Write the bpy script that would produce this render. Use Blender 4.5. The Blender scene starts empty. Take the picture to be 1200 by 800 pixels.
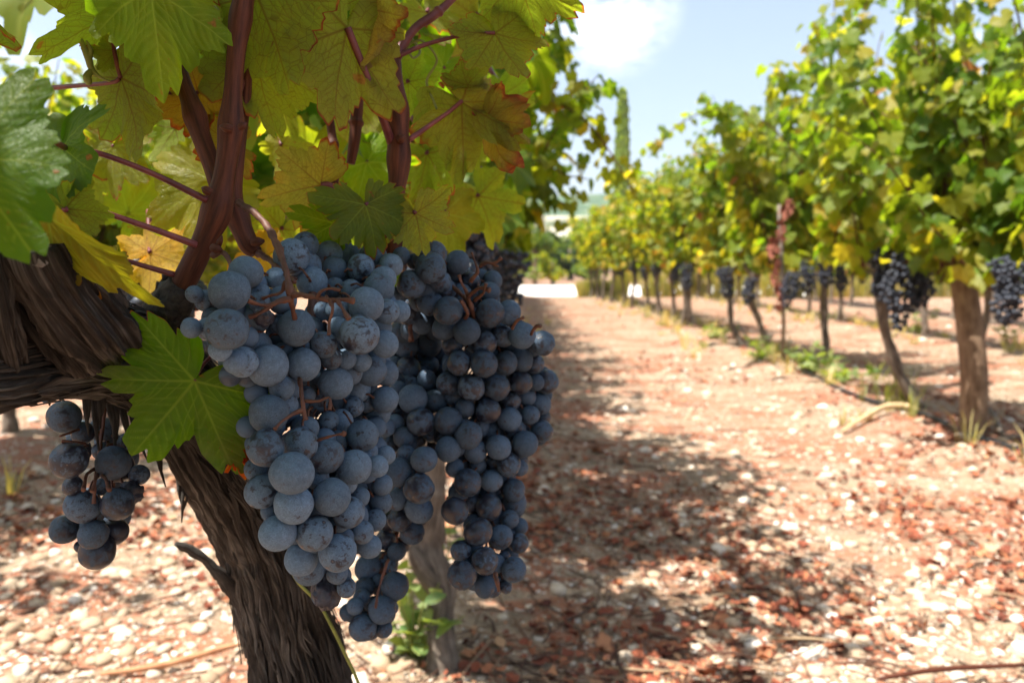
import bpy, math, random
import numpy as np
from mathutils import Matrix, Vector, Euler

R = math.radians
C = bpy.context.scene.collection
sc = bpy.context.scene
PI = math.pi

# ------------------------------------------------------------------ camera
CAM_H = 0.75
FPX = 1200 * 28.0 / 36.0
cam_d = bpy.data.cameras.new('camera')
cam = bpy.data.objects.new('camera', cam_d)
C.objects.link(cam)
cam_d.sensor_width = 36.0
cam_d.lens = 28.0
cam_d.clip_start = 0.01
cam_d.clip_end = 5000
cam.location = (0, 0, CAM_H)
cam.rotation_euler = (R(90 - 5.39), 0, R(0.74))
cam_d.dof.use_dof = True
cam_d.dof.focus_distance = 0.335
cam_d.dof.aperture_fstop = 12.0
cam_d.dof.aperture_blades = 7
sc.camera = cam
_rot = np.array(Euler(cam.rotation_euler).to_matrix())
RT, UP, FW = _rot[:, 0], _rot[:, 1], -_rot[:, 2]
CAM = np.array([0, 0, CAM_H])


def P(x, y, Z):
    return CAM + FW * Z + RT * ((x - 600) / FPX * Z) + UP * ((400 - y) / FPX * Z)


def proj(p):
    d = np.asarray(p) - CAM
    Z = d @ FW
    return 600 + (d @ RT) / Z * FPX, 400 - (d @ UP) / Z * FPX, Z


def G(x, y):
    """point of the ground seen at this place"""
    d = FW + RT * ((x - 600) / FPX) + UP * ((400 - y) / FPX)
    return CAM + d * (CAM_H / -d[2])


# ------------------------------------------------------------------ light
SUN_EL, SUN_AZ = 66.0, 20.0          # azimuth: from the left, a little behind the camera
sd = np.array([-math.cos(R(SUN_EL)) * math.cos(R(SUN_AZ)), -math.cos(R(SUN_EL)) * math.sin(R(SUN_AZ)), math.sin(R(SUN_EL))])
sun_d = bpy.data.lights.new('sun', 'SUN')
sun = bpy.data.objects.new('sun', sun_d)
C.objects.link(sun)
sun.location = (-3, -2, 8)
sun_d.energy = 5.0
sun_d.angle = R(0.53)
sun_d.color = (1.0, 0.95, 0.87)
sun.rotation_euler = Vector(sd).to_track_quat('Z', 'Y').to_euler()

world = bpy.data.worlds.new('World')
sc.world = world
world.use_nodes = True
wn, wl = world.node_tree.nodes, world.node_tree.links
wn.clear()
w_out = wn.new('ShaderNodeOutputWorld')
w_bg = wn.new('ShaderNodeBackground')
w_bg.inputs['Strength'].default_value = 0.088
sky = wn.new('ShaderNodeTexSky')
sky.sky_type = 'NISHITA'
sky.sun_disc = False
sky.sun_elevation = R(SUN_EL)
sky.sun_rotation = math.atan2(sd[0], sd[1])
sky.air_density = 1.0
sky.dust_density = 2.5
sky.ozone_density = 1.0
# thin fair-weather clouds laid over the sky dome
tc = wn.new('ShaderNodeTexCoord')
mp = wn.new('ShaderNodeMapping')
mp.inputs['Scale'].default_value = (1.0, 1.0, 2.6)
mp.inputs['Location'].default_value = (0.32, 0.1, 0.05)
nz = wn.new('ShaderNodeTexNoise')
nz.inputs['Scale'].default_value = 2.3
nz.inputs['Detail'].default_value = 6
nz.inputs['Roughness'].default_value = 0.58
rmp = wn.new('ShaderNodeValToRGB')
rmp.color_ramp.elements[0].position = 0.57
rmp.color_ramp.elements[0].color = (.10, .10, .10, 1)
rmp.color_ramp.elements[1].position = 0.74
rmp.color_ramp.elements[1].color = (0.85, 0.85, 0.85, 1)
mx = wn.new('ShaderNodeMix')
mx.data_type = 'RGBA'
mx.inputs['B'].default_value = (9.6, 9.7, 9.9, 1)
wl.new(tc.outputs['Generated'], mp.inputs['Vector'])
wl.new(mp.outputs['Vector'], nz.inputs['Vector'])
wl.new(nz.outputs['Fac'], rmp.inputs['Fac'])
cdir = Vector(tuple(P(705, -5, 1.0) - CAM)).normalized()
vd_ = wn.new('ShaderNodeVectorMath')
vd_.operation = 'DOT_PRODUCT'
vd_.inputs[1].default_value = cdir
nrm_ = wn.new('ShaderNodeVectorMath')
nrm_.operation = 'NORMALIZE'
wl.new(tc.outputs['Generated'], nrm_.inputs[0])
wl.new(nrm_.outputs[0], vd_.inputs[0])
mr_ = wn.new('ShaderNodeMapRange')
mr_.interpolation_type = 'SMOOTHSTEP'
mr_.inputs['From Min'].default_value = .9945
mr_.inputs['From Max'].default_value = .9996
wl.new(vd_.outputs['Value'], mr_.inputs['Value'])
nz2 = wn.new('ShaderNodeTexNoise')
nz2.inputs['Scale'].default_value = 11
nz2.inputs['Roughness'].default_value = .65
nz2.inputs['Detail'].default_value = 5
mp2 = wn.new('ShaderNodeMapping')
mp2.inputs['Scale'].default_value = (1, 1, 2.2)
wl.new(tc.outputs['Generated'], mp2.inputs['Vector'])
wl.new(mp2.outputs['Vector'], nz2.inputs['Vector'])
mm = wn.new('ShaderNodeMath')
mm.operation = 'MULTIPLY'
wl.new(mr_.outputs[0], mm.inputs[0])
mr3 = wn.new('ShaderNodeMapRange')
mr3.interpolation_type = 'SMOOTHSTEP'
mr3.inputs['From Min'].default_value = .40
mr3.inputs['From Max'].default_value = .68
wl.new(nz2.outputs['Fac'], mr3.inputs['Value'])
wl.new(mr3.outputs[0], mm.inputs[1])
mm2 = wn.new('ShaderNodeMath')
mm2.operation = 'MULTIPLY_ADD'
mm2.use_clamp = True
mm2.inputs[1].default_value = .70
wl.new(mm.outputs[0], mm2.inputs[0])
wl.new(rmp.outputs['Color'], mm2.inputs[2])
wl.new(mm2.outputs[0], mx.inputs['Factor'])
wl.new(sky.outputs['Color'], mx.inputs['A'])
wl.new(mx.outputs['Result'], w_bg.inputs['Color'])
wl.new(w_bg.outputs['Background'], w_out.inputs['Surface'])

vs = sc.view_settings
vs.view_transform = 'Standard'
vs.look = 'None'
vs.exposure = 1.40
vs.gamma = 1.0
vs.use_curve_mapping = False
sc.render.engine = 'CYCLES'
sc.cycles.use_denoising = True
sc.cycles.max_bounces = 8
sc.cycles.diffuse_bounces = 4
sc.cycles.glossy_bounces = 3
sc.cycles.transmission_bounces = 6
sc.cycles.transparent_max_bounces = 6
sc.cycles.caustics_reflective = False
sc.cycles.caustics_refractive = False
sc.cycles.sample_clamp_indirect = 6.0

# ------------------------------------------------------------------ helpers
NAMES = {}


def mk(name, V, F, mat=None, parent=None, attrs=None, smooth=True, uv=None):
    """V (n,3); F: one (m,k) int array or a list of them -> one mesh object"""
    V = np.asarray(V, dtype=np.float32).reshape(-1, 3)
    if not isinstance(F, list):
        F = [F]
    F = [np.asarray(f, dtype=np.int32) for f in F if len(f)]
    me = bpy.data.meshes.new(name)
    me.vertices.add(len(V))
    me.vertices.foreach_set('co', V.ravel())
    loops = np.concatenate([f.ravel() for f in F])
    starts, o = [], 0
    for f in F:
        starts.append(o + np.arange(len(f)) * f.shape[1])
        o += f.size
    me.loops.add(len(loops))
    me.loops.foreach_set('vertex_index', loops)
    st = np.concatenate(starts).astype(np.int32)
    me.polygons.add(len(st))
    me.polygons.foreach_set('loop_start', st)
    if smooth:
        me.polygons.foreach_set('use_smooth', np.ones(len(st), dtype=bool))
    if uv is not None:
        l = me.uv_layers.new(name='UVMap')
        l.data.foreach_set('uv', np.asarray(uv, dtype=np.float32)[loops].ravel())
    for k, a in (attrs or {}).items():
        a = np.asarray(a, dtype=np.float32)
        at = me.attributes.new(k, 'FLOAT', 'POINT')
        at.data.foreach_set('value', a.ravel())
    me.update(calc_edges=True)
    if mat:
        me.materials.append(mat)
    ob = bpy.data.objects.new(name, me)
    C.objects.link(ob)
    if parent:
        ob.parent = parent
        ob.matrix_parent_inverse = parent_inv(parent)
    return ob


def world_of(o):
    m = Matrix.LocRotScale(o.location, o.rotation_euler, o.scale)
    return m if o.parent is None else world_of(o.parent) @ o.matrix_parent_inverse @ m


def parent_inv(p):
    return world_of(p).inverted()


def empty(name, loc):
    o = bpy.data.objects.new(name, None)
    o.empty_display_size = 0.05
    o.location = tuple(loc)
    C.objects.link(o)
    return o


def tag(o, label=None, cat=None, group=None, kind=None):
    if label:
        o['label'] = label
    if cat:
        o['category'] = cat
    if group:
        o['group'] = group
    if kind:
        o['kind'] = kind
    return o


def nrm(v):
    v = np.asarray(v, float)
    return v / (np.linalg.norm(v, axis=-1, keepdims=True) + 1e-12)


def vnoise(x, y, seed, px=0):
    """smooth 2-D value noise, period px along x when given"""
    r = np.random.RandomState(seed)
    n = 256
    g = r.rand(n, n)
    xi, yi = np.floor(x).astype(int), np.floor(y).astype(int)
    fx, fy = x - xi, y - yi
    fx, fy = fx * fx * (3 - 2 * fx), fy * fy * (3 - 2 * fy)
    w = (lambda a: np.mod(a, px)) if px else (lambda a: np.mod(a, n))
    x0, x1 = w(xi), w(xi + 1)
    y0, y1 = np.mod(yi, n), np.mod(yi + 1, n)
    return (g[x0, y0] * (1 - fx) + g[x1, y0] * fx) * (1 - fy) + (g[x0, y1] * (1 - fx) + g[x1, y1] * fx) * fy


def catmull(pts, n):
    pts = np.asarray(pts, float)
    if len(pts) == 2:
        t = np.linspace(0, 1, n)[:, None]
        return pts[0] * (1 - t) + pts[1] * t
    p = np.vstack([2 * pts[0] - pts[1], pts, 2 * pts[-1] - pts[-2]])
    t = np.linspace(0, len(pts) - 1 - 1e-6, n)
    i = t.astype(int)
    f = (t - i)[:, None]
    a, b, c, d = p[i], p[i + 1], p[i + 2], p[i + 3]
    return .5 * (2 * b + (c - a) * f + (2 * a - 5 * b + 4 * c - d) * f ** 2 + (3 * b - a - 3 * c + d) * f ** 3)


def tube_geo(pts, rad, n=24, m=10, disp=None, cap=True):
    """swept tube; rad: list along pts. returns V, F(list), (angle, s)"""
    path = catmull(np.asarray(pts, float), n)
    rr = catmull(np.asarray(rad, float)[:, None], n)[:, 0] if len(rad) > 1 else np.full(n, rad[0])
    T = nrm(np.gradient(path, axis=0))
    N = np.zeros_like(T)
    ref = np.array([0, 0, 1.0]) if abs(T[0][2]) < .9 else np.array([1.0, 0, 0])
    nn = nrm(np.cross(T[0], ref))
    for i in range(n):
        nn = nrm(nn - T[i] * (nn @ T[i]))
        N[i] = nn
    B = np.cross(T, N)
    th = np.arange(m) / m * 2 * PI
    s = np.concatenate([[0], np.cumsum(np.linalg.norm(np.diff(path, axis=0), axis=1))])
    rad2 = np.repeat(rr[:, None], m, 1)
    if disp is not None:
        rad2 = rad2 * (1 + disp(np.repeat(th[None], n, 0), np.repeat(s[:, None], m, 1)))
    V = path[:, None] + rad2[..., None] * (np.cos(th)[None, :, None] * N[:, None] + np.sin(th)[None, :, None] * B[:, None])
    V = V.reshape(-1, 3)
    i = np.arange(n - 1)[:, None] * m
    j = np.arange(m)[None]
    j2 = (j + 1) % m
    F = np.stack([i + j, i + j2, i + m + j2, i + m + j], -1).reshape(-1, 4)
    uv = np.stack([np.repeat(th[None], n, 0).ravel() / (2 * PI), np.repeat(s[:, None], m, 1).ravel()], 1)
    Fs = [F]
    if cap:
        k = len(V)
        V = np.vstack([V, path[0], path[-1]])
        uv = np.vstack([uv, [0, 0], [0, s[-1]]])
        a = np.arange(m)
        b = (a + 1) % m
        Fs.append(np.concatenate([np.stack([b, a, np.full(m, k)], 1),
                                  np.stack([(n - 1) * m + a, (n - 1) * m + b, np.full(m, k + 1)], 1)]))
    return V, Fs, uv


class MB:
    """collects pieces into one mesh"""
    def __init__(s):
        s.V, s.F, s.uv, s.n, s.att = [], {}, [], 0, {}

    def add(s, V, Fs, uv=None, **att):
        if not isinstance(Fs, list):
            Fs = [Fs]
        for f in Fs:
            f = np.asarray(f)
            s.F.setdefault(f.shape[1], []).append(f + s.n)
        s.V.append(np.asarray(V))
        s.uv.append(uv if uv is not None else np.zeros((len(V), 2)))
        for k, v in att.items():
            s.att.setdefault(k, []).append(np.broadcast_to(np.asarray(v, float), (len(V),)))
        s.n += len(V)

    def tube(s, pts, rad, n=12, m=7, disp=None, **att):
        V, F, uv = tube_geo(pts, rad, n, m, disp)
        s.add(V, F, uv, **att)

    def build(s, name, mat, parent=None, smooth=True):
        return mk(name, np.vstack(s.V), [np.concatenate(v) for v in s.F.values()], mat, parent,
                  {k: np.concatenate(v) for k, v in s.att.items()}, smooth, np.vstack(s.uv))


def ico(sub):
    t = (1 + 5 ** .5) / 2
    v = [(-1, t, 0), (1, t, 0), (-1, -t, 0), (1, -t, 0), (0, -1, t), (0, 1, t), (0, -1, -t), (0, 1, -t), (t, 0, -1), (t, 0, 1), (-t, 0, -1), (-t, 0, 1)]
    f = [(0, 11, 5), (0, 5, 1), (0, 1, 7), (0, 7, 10), (0, 10, 11), (1, 5, 9), (5, 11, 4), (11, 10, 2), (10, 7, 6), (7, 1, 8),
         (3, 9, 4), (3, 4, 2), (3, 2, 6), (3, 6, 8), (3, 8, 9), (4, 9, 5), (2, 4, 11), (6, 2, 10), (8, 6, 7), (9, 8, 1)]
    v = [np.array(a) / np.linalg.norm(a) for a in np.array(v, float)]
    for _ in range(sub):
        cache, nf = {}, []

        def mid(a, b):
            k = (min(a, b), max(a, b))
            if k not in cache:
                m = v[a] + v[b]
                v.append(m / np.linalg.norm(m))
                cache[k] = len(v) - 1
            return cache[k]
        for a, b, c in f:
            x, y, z = mid(a, b), mid(b, c), mid(c, a)
            nf += [(a, x, z), (b, y, x), (c, z, y), (x, y, z)]
        f = nf
    return np.array(v), np.array(f)


ICO0, ICO1, ICO2, ICO3 = ico(0), ico(1), ico(2), ico(3)


# ------------------------------------------------------------------ materials
def new_mat(name):
    m = bpy.data.materials.new(name)
    m.use_nodes = True
    nt = m.node_tree
    nt.nodes.clear()
    out = nt.nodes.new('ShaderNodeOutputMaterial')
    return m, nt, out


class NB:
    """small node-building shorthand"""
    def __init__(s, nt):
        s.nt = nt

    def n(s, t, **kw):
        nd = s.nt.nodes.new(t)
        for k, v in kw.items():
            setattr(nd, k, v)
        return nd

    def l(s, a, b):
        s.nt.links.new(a, b)

    def put(s, sock, v):
        if isinstance(v, bpy.types.NodeSocket):
            s.l(v, sock)
        elif v is not None:
            if isinstance(v, tuple) and len(v) == 3 and sock.type == 'RGBA':
                v = v + (1,)
            sock.default_value = v

    def math(s, op, a, b=None, c=None, clamp=False):
        nd = s.n('ShaderNodeMath', operation=op, use_clamp=clamp)
        for i, v in enumerate((a, b, c)):
            if v is not None:
                s.put(nd.inputs[i], v)
        return nd.outputs[0]

    def mix(s, fac, a, b, blend='MIX'):
        nd = s.n('ShaderNodeMix', data_type='RGBA', blend_type=blend)
        s.put(nd.inputs['Factor'], fac)
        s.put(nd.inputs['A'], a)
        s.put(nd.inputs['B'], b)
        return nd.outputs['Result']

    def noise(s, vec, scale, detail=4, rough=.55, dist=0):
        nd = s.n('ShaderNodeTexNoise')
        if vec is not None:
            s.l(vec, nd.inputs['Vector'])
        nd.inputs['Scale'].default_value = scale
        nd.inputs['Detail'].default_value = detail
        nd.inputs['Roughness'].default_value = rough
        nd.inputs['Distortion'].default_value = dist
        return nd.outputs['Fac']

    def voro(s, vec, scale, feature='F1', out='Distance'):
        nd = s.n('ShaderNodeTexVoronoi', feature=feature)
        if vec is not None:
            s.l(vec, nd.inputs['Vector'])
        nd.inputs['Scale'].default_value = scale
        return nd.outputs[out]

    def ramp(s, fac, stops):
        nd = s.n('ShaderNodeValToRGB')
        cr = nd.color_ramp
        while len(cr.elements) < len(stops):
            cr.elements.new(.5)
        for e, (p, c) in zip(cr.elements, stops):
            e.position = p
            e.color = (c + (1,)) if isinstance(c, tuple) else (c, c, c, 1)
        s.l(fac, nd.inputs['Fac'])
        return nd.outputs['Color']

    def step(s, x, lo, hi):
        nd = s.n('ShaderNodeMapRange', interpolation_type='SMOOTHSTEP')
        s.put(nd.inputs['Value'], x)
        nd.inputs['From Min'].default_value = lo
        nd.inputs['From Max'].default_value = hi
        return nd.outputs[0]

    def attr(s, name, typ='GEOMETRY'):
        return s.n('ShaderNodeAttribute', attribute_name=name, attribute_type=typ)

    def mapping(s, vec, scale, loc=(0, 0, 0)):
        nd = s.n('ShaderNodeMapping')
        s.l(vec, nd.inputs['Vector'])
        nd.inputs['Scale'].default_value = scale
        nd.inputs['Location'].default_value = loc
        return nd.outputs[0]

    def bump(s, h, strength, dist):
        nd = s.n('ShaderNodeBump')
        nd.inputs['Strength'].default_value = strength
        nd.inputs['Distance'].default_value = dist
        s.l(h, nd.inputs['Height'])
        return nd.outputs[0]

    def bsdf(s, col, rough, normal=None, spec=.5, **kw):
        nd = s.n('ShaderNodeBsdfPrincipled')
        s.put(nd.inputs['Base Color'], col)
        s.put(nd.inputs['Roughness'], rough)
        s.put(nd.inputs['Specular IOR Level'], spec)
        if normal is not None:
            s.l(normal, nd.inputs['Normal'])
        for k, v in kw.items():
            s.put(nd.inputs[k], v)
        return nd.outputs[0]


def mat_hero_leaf():
    m, nt, out = new_mat('vine_leaf')
    b = NB(nt)
    oi = b.n('ShaderNodeObjectInfo')
    geo = b.n('ShaderNodeNewGeometry')
    uv = b.n('ShaderNodeTexCoord').outputs['UV']
    vein, red = b.attr('vein').outputs['Fac'], b.attr('red').outputs['Fac']
    base = oi.outputs['Color']
    n1 = b.noise(uv, 3.5, 5, .6)
    n2 = b.noise(uv, 22, 3, .6)
    # uneven ripening of the blade: greener along the veins, yellower between them
    yel = b.mix(.75, base, (1.4, 1.08, .6), 'MULTIPLY')
    col = b.mix(b.step(n1, .38, .68), base, yel)
    col = b.mix(b.math('MULTIPLY', b.step(n2, .45, .8), .3), col, (.8, .8, .8), 'MULTIPLY')
    # small vein net
    vn = b.voro(uv, 20, 'DISTANCE_TO_EDGE')
    net = b.math('SUBTRACT', 1.0, b.step(vn, .006, .038))
    vn2 = b.voro(uv, 52, 'DISTANCE_TO_EDGE')
    net2 = b.math('SUBTRACT', 1.0, b.step(vn2, .006, .05))
    netall = b.math('MAXIMUM', net, b.math('MULTIPLY', net2, .45))
    back = geo.outputs['Backfacing']
    # underside is paler and duller, its veins stand out brown; upper side has pale veins
    under = b.mix(.20, col, (.28, .30, .09))
    upper = col
    col = b.mix(back, upper, under)
    vcol = b.mix(back, b.mix(.45, base, (.24, .29, .06)), b.mix(.7, base, (.10, .030, .015)))
    col = b.mix(b.math('MULTIPLY', netall, b.math('MULTIPLY_ADD', back, .36, .06)), col, b.mix(back, (.05, .07, .015), (.07, .035, .012)))
    col = b.mix(b.math('MULTIPLY', vein, .75), col, vcol)
    # red and brown dying edge, with specks
    spk = b.step(b.noise(uv, 60, 2, .5), .66, .72)
    rmask = b.math('MAXIMUM', b.step(b.math('ADD', red, b.math('MULTIPLY', b.math('SUBTRACT', n2, .5), .5)),   .48, .85),
                   b.math('MULTIPLY', spk, b.math('MULTIPLY', b.step(n1, .5, .7), .7)))
    blot = b.math('MULTIPLY', b.step(b.noise(uv, 5.5, 3, .6), .66, .71), b.step(n2, .42, .55))
    rmask = b.math('MAXIMUM', rmask, b.math('MULTIPLY', blot, .75))
    rcol = b.ramp(n2, [(.3, (.075, .020, .012)), (.52, (.17, .032, .022)), (.72, (.24, .11, .03))])
    col = b.mix(rmask, col, rcol)
    h = b.math('ADD', b.math('MULTIPLY', netall, -.6), b.math('MULTIPLY', n2, .5))
    nor = b.bump(h, .6, .002)
    dif = b.bsdf(col, b.math('MULTIPLY_ADD', back, .2, .5), nor, .28)
    tr = b.n('ShaderNodeBsdfTranslucent')
    tcol = b.mix(1.0, col, (3.5, 3.9, .8), 'MULTIPLY')
    b.l(tcol, tr.inputs['Color'])
    ms = b.n('ShaderNodeMixShader')
    ms.inputs[0].default_value = .55
    b.l(dif, ms.inputs[1])
    b.l(tr.outputs[0], ms.inputs[2])
    b.l(ms.outputs[0], out.inputs['Surface'])
    return m


def mat_canopy(name, stops, trans=.5):
    """leaf crowns: one random value per leaf picks its ripeness"""
    m, nt, out = new_mat(name)
    b = NB(nt)
    tint = b.attr('tint').outputs['Fac']
    oi = b.n('ShaderNodeObjectInfo')
    pos = b.n('ShaderNodeNewGeometry').outputs['Position']
    big = b.noise(pos, 1.7, 2, .5)
    t = b.math('ADD', tint, b.math('MULTIPLY', b.math('SUBTRACT', big, .5), .7), clamp=True)
    t = b.math('ADD', t, b.math('MULTIPLY', b.math('SUBTRACT', oi.outputs['Random'], .5), .12), clamp=True)
    col = b.ramp(t, stops)
    vein = b.attr('vein').outputs['Fac']
    col = b.mix(b.math('MULTIPLY', vein, .5), col, b.mix(.5, col, (.35, .36, .12)))
    nn = b.noise(pos, 60, 3, .6)
    col = b.mix(b.math('MULTIPLY', b.step(nn, .5, .75), .35), col, b.mix(.6, col, (.25, .15, .03)))
    dif = b.bsdf(col, .5, None, .25)
    tr = b.n('ShaderNodeBsdfTranslucent')
    b.l(b.mix(1.0, col, (3.5, 3.2, .8), 'MULTIPLY'), tr.inputs['Color'])
    ms = b.n('ShaderNodeMixShader')
    ms.inputs[0].default_value = trans
    b.l(dif, ms.inputs[1])
    b.l(tr.outputs[0], ms.inputs[2])
    b.l(ms.outputs[0], out.inputs['Surface'])
    return m


def mat_grape(name='grape_skin', bloom=(.124, .184, .258), thr0=-.045, wear=.5):
    m, nt, out = new_mat(name)
    b = NB(nt)
    tcn = b.n('ShaderNodeTexCoord')
    oi = b.n('ShaderNodeObjectInfo')
    rnd = oi.outputs['Random']
    v = b.n('ShaderNodeVectorMath', operation='ADD')
    b.l(tcn.outputs['Object'], v.inputs[0])
    cmb = b.n('ShaderNodeCombineXYZ')
    b.l(b.math('MULTIPLY', rnd, 37), cmb.inputs[0])
    b.l(b.math('MULTIPLY', rnd, 91), cmb.inputs[1])
    b.l(cmb.outputs[0], v.inputs[1])
    vec = v.outputs[0]
    big = b.noise(vec, 1.5, 3, .55, .6)
    mid = b.noise(vec, 4.2, 5, .62, .5)
    fine = b.noise(vec, 20, 6, .75)
    scr = b.noise(b.mapping(vec, (3, 14, 26)), 2.2, 4, .65, 1.2)
    # bloom is rubbed off in blotches; how much varies from berry to berry
    thr = b.math('MULTIPLY_ADD', rnd, .15, thr0 - .02)
    rub = b.step(b.math('ADD', b.math('ADD', b.math('MULTIPLY', big, .5), b.math('MULTIPLY', mid, .5)), thr), .555, .66)
    speck = b.step(fine, .57, .66)
    scratch = b.step(scr, .58, .68)
    wearm = b.math('MAXIMUM', rub, b.math('MULTIPLY', b.math('MAXIMUM', speck, scratch), .6))
    wearm = b.math('MULTIPLY', wearm, wear * 2, clamp=True)
    bl = b.mix(mid, tuple(c * .38 for c in bloom), tuple(c * 1.5 for c in bloom))
    bl = b.mix(b.math('MULTIPLY', b.step(fine, .40, .62), .55), bl, tuple(c * .42 for c in bloom))
    bl = b.mix(b.math('MULTIPLY', b.step(big, .5, .75), .3), bl, (.10, .11, .13))
    rn2 = b.math('FRACT', b.math('MULTIPLY', rnd, 57.3))
    vary = b.n('ShaderNodeVectorMath', operation='SCALE')
    b.l(bl, vary.inputs[0])
    b.l(b.math('MULTIPLY_ADD', rn2, .6, .68), vary.inputs['Scale'])
    bl = vary.outputs[0]
    skin = b.mix(big, (.006, .007, .014), (.014, .011, .020))
    col = b.mix(b.math('MULTIPLY', wearm, .93), bl, skin)
    # the little scar at the blossom end
    dv = b.n('ShaderNodeVectorMath', operation='DISTANCE')
    nv = b.n('ShaderNodeVectorMath', operation='NORMALIZE')
    b.l(tcn.outputs['Object'], nv.inputs[0])
    b.l(nv.outputs[0], dv.inputs[0])
    dv.inputs[1].default_value = (0, 0, -1)
    d = dv.outputs['Value']
    scar = b.math('SUBTRACT', 1.0, b.step(d, .10, .14))
    dot = b.math('SUBTRACT', 1.0, b.step(d, .03, .055))
    shows = b.step(rnd, .55, .6)
    col = b.mix(b.math('MULTIPLY', b.math('MULTIPLY', scar, .7), shows), col, (.03, .022, .025))
    col = b.mix(b.math('MULTIPLY', b.math('MULTIPLY', dot, .6), shows), col, (.16, .12, .09))
    rough = b.math('MULTIPLY_ADD', wearm, -.42, .74)
    nor = b.bump(b.math('ADD', b.math('MULTIPLY', fine, .4), mid), .12, .02)
    sh = b.bsdf(col, rough, nor, b.math('MULTIPLY_ADD', wearm, .38, .10))
    b.l(sh, out.inputs['Surface'])
    return m


def mat_bark(name, c0, c1, c2, vs=60.0, us=9.0):
    m, nt, out = new_mat(name)
    b = NB(nt)
    uv = b.n('ShaderNodeTexCoord').outputs['UV']
    pos = b.n('ShaderNodeNewGeometry').outputs['Position']
    fib = b.noise(b.mapping(uv, (us * 4, vs, 1)), 1.0, 6, .65, .5)
    fib2 = b.noise(b.mapping(uv, (us * 14, vs * 1.6, 1)), 1.0, 4, .6, .3)
    pat = b.noise(pos, 22, 4, .6)
    col = b.ramp(b.math('ADD', b.math('MULTIPLY', fib, .65), b.math('MULTIPLY', pat, .35)), [(.34, c0), (.5, c1), (.66, c2)])
    col = b.mix(b.math('MULTIPLY', b.step(fib2, .5, .7), .5), col, b.mix(.5, col, c0))
    h = b.math('ADD', b.math('MULTIPLY', fib, 1.0), b.math('MULTIPLY', fib2, .6))
    nor = b.bump(h, 1.0, .0035)
    b.l(b.bsdf(col, .85, nor, .25), out.inputs['Surface'])
    return m


def mat_simple(name, c0, c1, scale=40, rough=.6, stretch=None, bump=.2, bd=.001, spec=.4):
    m, nt, out = new_mat(name)
    b = NB(nt)
    tcn = b.n('ShaderNodeTexCoord')
    vec = tcn.outputs['UV'] if stretch else b.n('ShaderNodeNewGeometry').outputs['Position']
    if stretch:
        vec = b.mapping(vec, stretch)
        n = b.noise(vec, 1.0, 5, .6)
    else:
        n = b.noise(vec, scale, 5, .6)
    col = b.ramp(n, [(.3, c0), (.7, c1)])
    b.l(b.bsdf(col, rough, b.bump(n, bump, bd), spec), out.inputs['Surface'])
    return m


def mat_ground():
    m, nt, out = new_mat('stony_soil')
    b = NB(nt)
    pos = b.n('ShaderNodeNewGeometry').outputs['Position']
    wv = b.n('ShaderNodeTexNoise')
    b.l(pos, wv.inputs['Vector'])
    wv.inputs['Scale'].default_value = 3
    big = b.noise(b.mapping(pos, (1.0, .8, 1)), 1.6, 5, .62, .6)
    band = b.noise(b.mapping(pos, (.9, 2.0, 1), (3.1, 1.7, 0)), 1.5, 5, .65, .8)
    mid = b.noise(pos, 14, 5, .65)
    fine = b.noise(pos, 70, 4, .7)
    soil = b.ramp(mid, [(.3, (.17, .115, .075)), (.55, (.34, .25, .17)), (.75, (.46, .37, .275))])
    redc = b.ramp(fine, [(.3, (.15, .045, .025)), (.6, (.36, .115, .055)), (.8, (.46, .22, .11))])
    rm = b.math('MULTIPLY', b.step(b.math('ADD', band, b.math('MULTIPLY', b.math('SUBTRACT', mid, .5), .6)), .44, .59), .78)
    col = b.mix(rm, soil, redc)
    # pebbles pressed into the soil
    for sc_, th, amt in ((26, .33, .75), (55, .30, .7), (110, .32, .5)):
        vd = b.n('ShaderNodeTexVoronoi', feature='F1')
        vv = b.n('ShaderNodeVectorMath', operation='MULTIPLY_ADD')
        b.l(wv.outputs['Color'], vv.inputs[0])
        vv.inputs[1].default_value = (.05, .05, .0)
        b.l(pos, vv.inputs[2])
        b.l(vv.outputs[0], vd.inputs['Vector'])
        vd.inputs['Scale'].default_value = sc_
        pick = b.n('ShaderNodeSeparateColor')
        b.l(vd.outputs['Color'], pick.inputs[0])
        mask = b.math('MULTIPLY', b.math('SUBTRACT', 1.0, b.step(vd.outputs['Distance'], th - .06, th + .03)), b.step(pick.outputs[0], .45, .5))
        pc = b.ramp(pick.outputs[1], [(.1, (.40, .27, .19)), (.5, (.55, .45, .35)), (.9, (.70, .63, .54))])
        col = b.mix(b.math('MULTIPLY', mask, amt), col, pc)
        if sc_ == 26:
            hh = mask
        else:
            hh = b.math('ADD', hh, b.math('MULTIPLY', mask, .5))
    h = b.math('ADD', hh, b.math('ADD', b.math('MULTIPLY', mid, 1.2), b.math('MULTIPLY', fine, .6)))
    b.l(b.bsdf(col, .95, b.bump(h, .9, .012), .15), out.inputs['Surface'])
    return m


def mat_tint(name, stops, rough=.9, spec=.2):
    m, nt, out = new_mat(name)
    b = NB(nt)
    t = b.attr('tint').outputs['Fac']
    pos = b.n('ShaderNodeNewGeometry').outputs['Position']
    n = b.noise(pos, 120, 4, .65)
    col = b.ramp(t, stops)
    col = b.mix(b.math('MULTIPLY', n, .5), col, b.mix(1.0, col, (.6, .52, .45), 'MULTIPLY'))
    b.l(b.bsdf(col, rough, b.bump(n, .4, .002), spec), out.inputs['Surface'])
    return m


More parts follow.
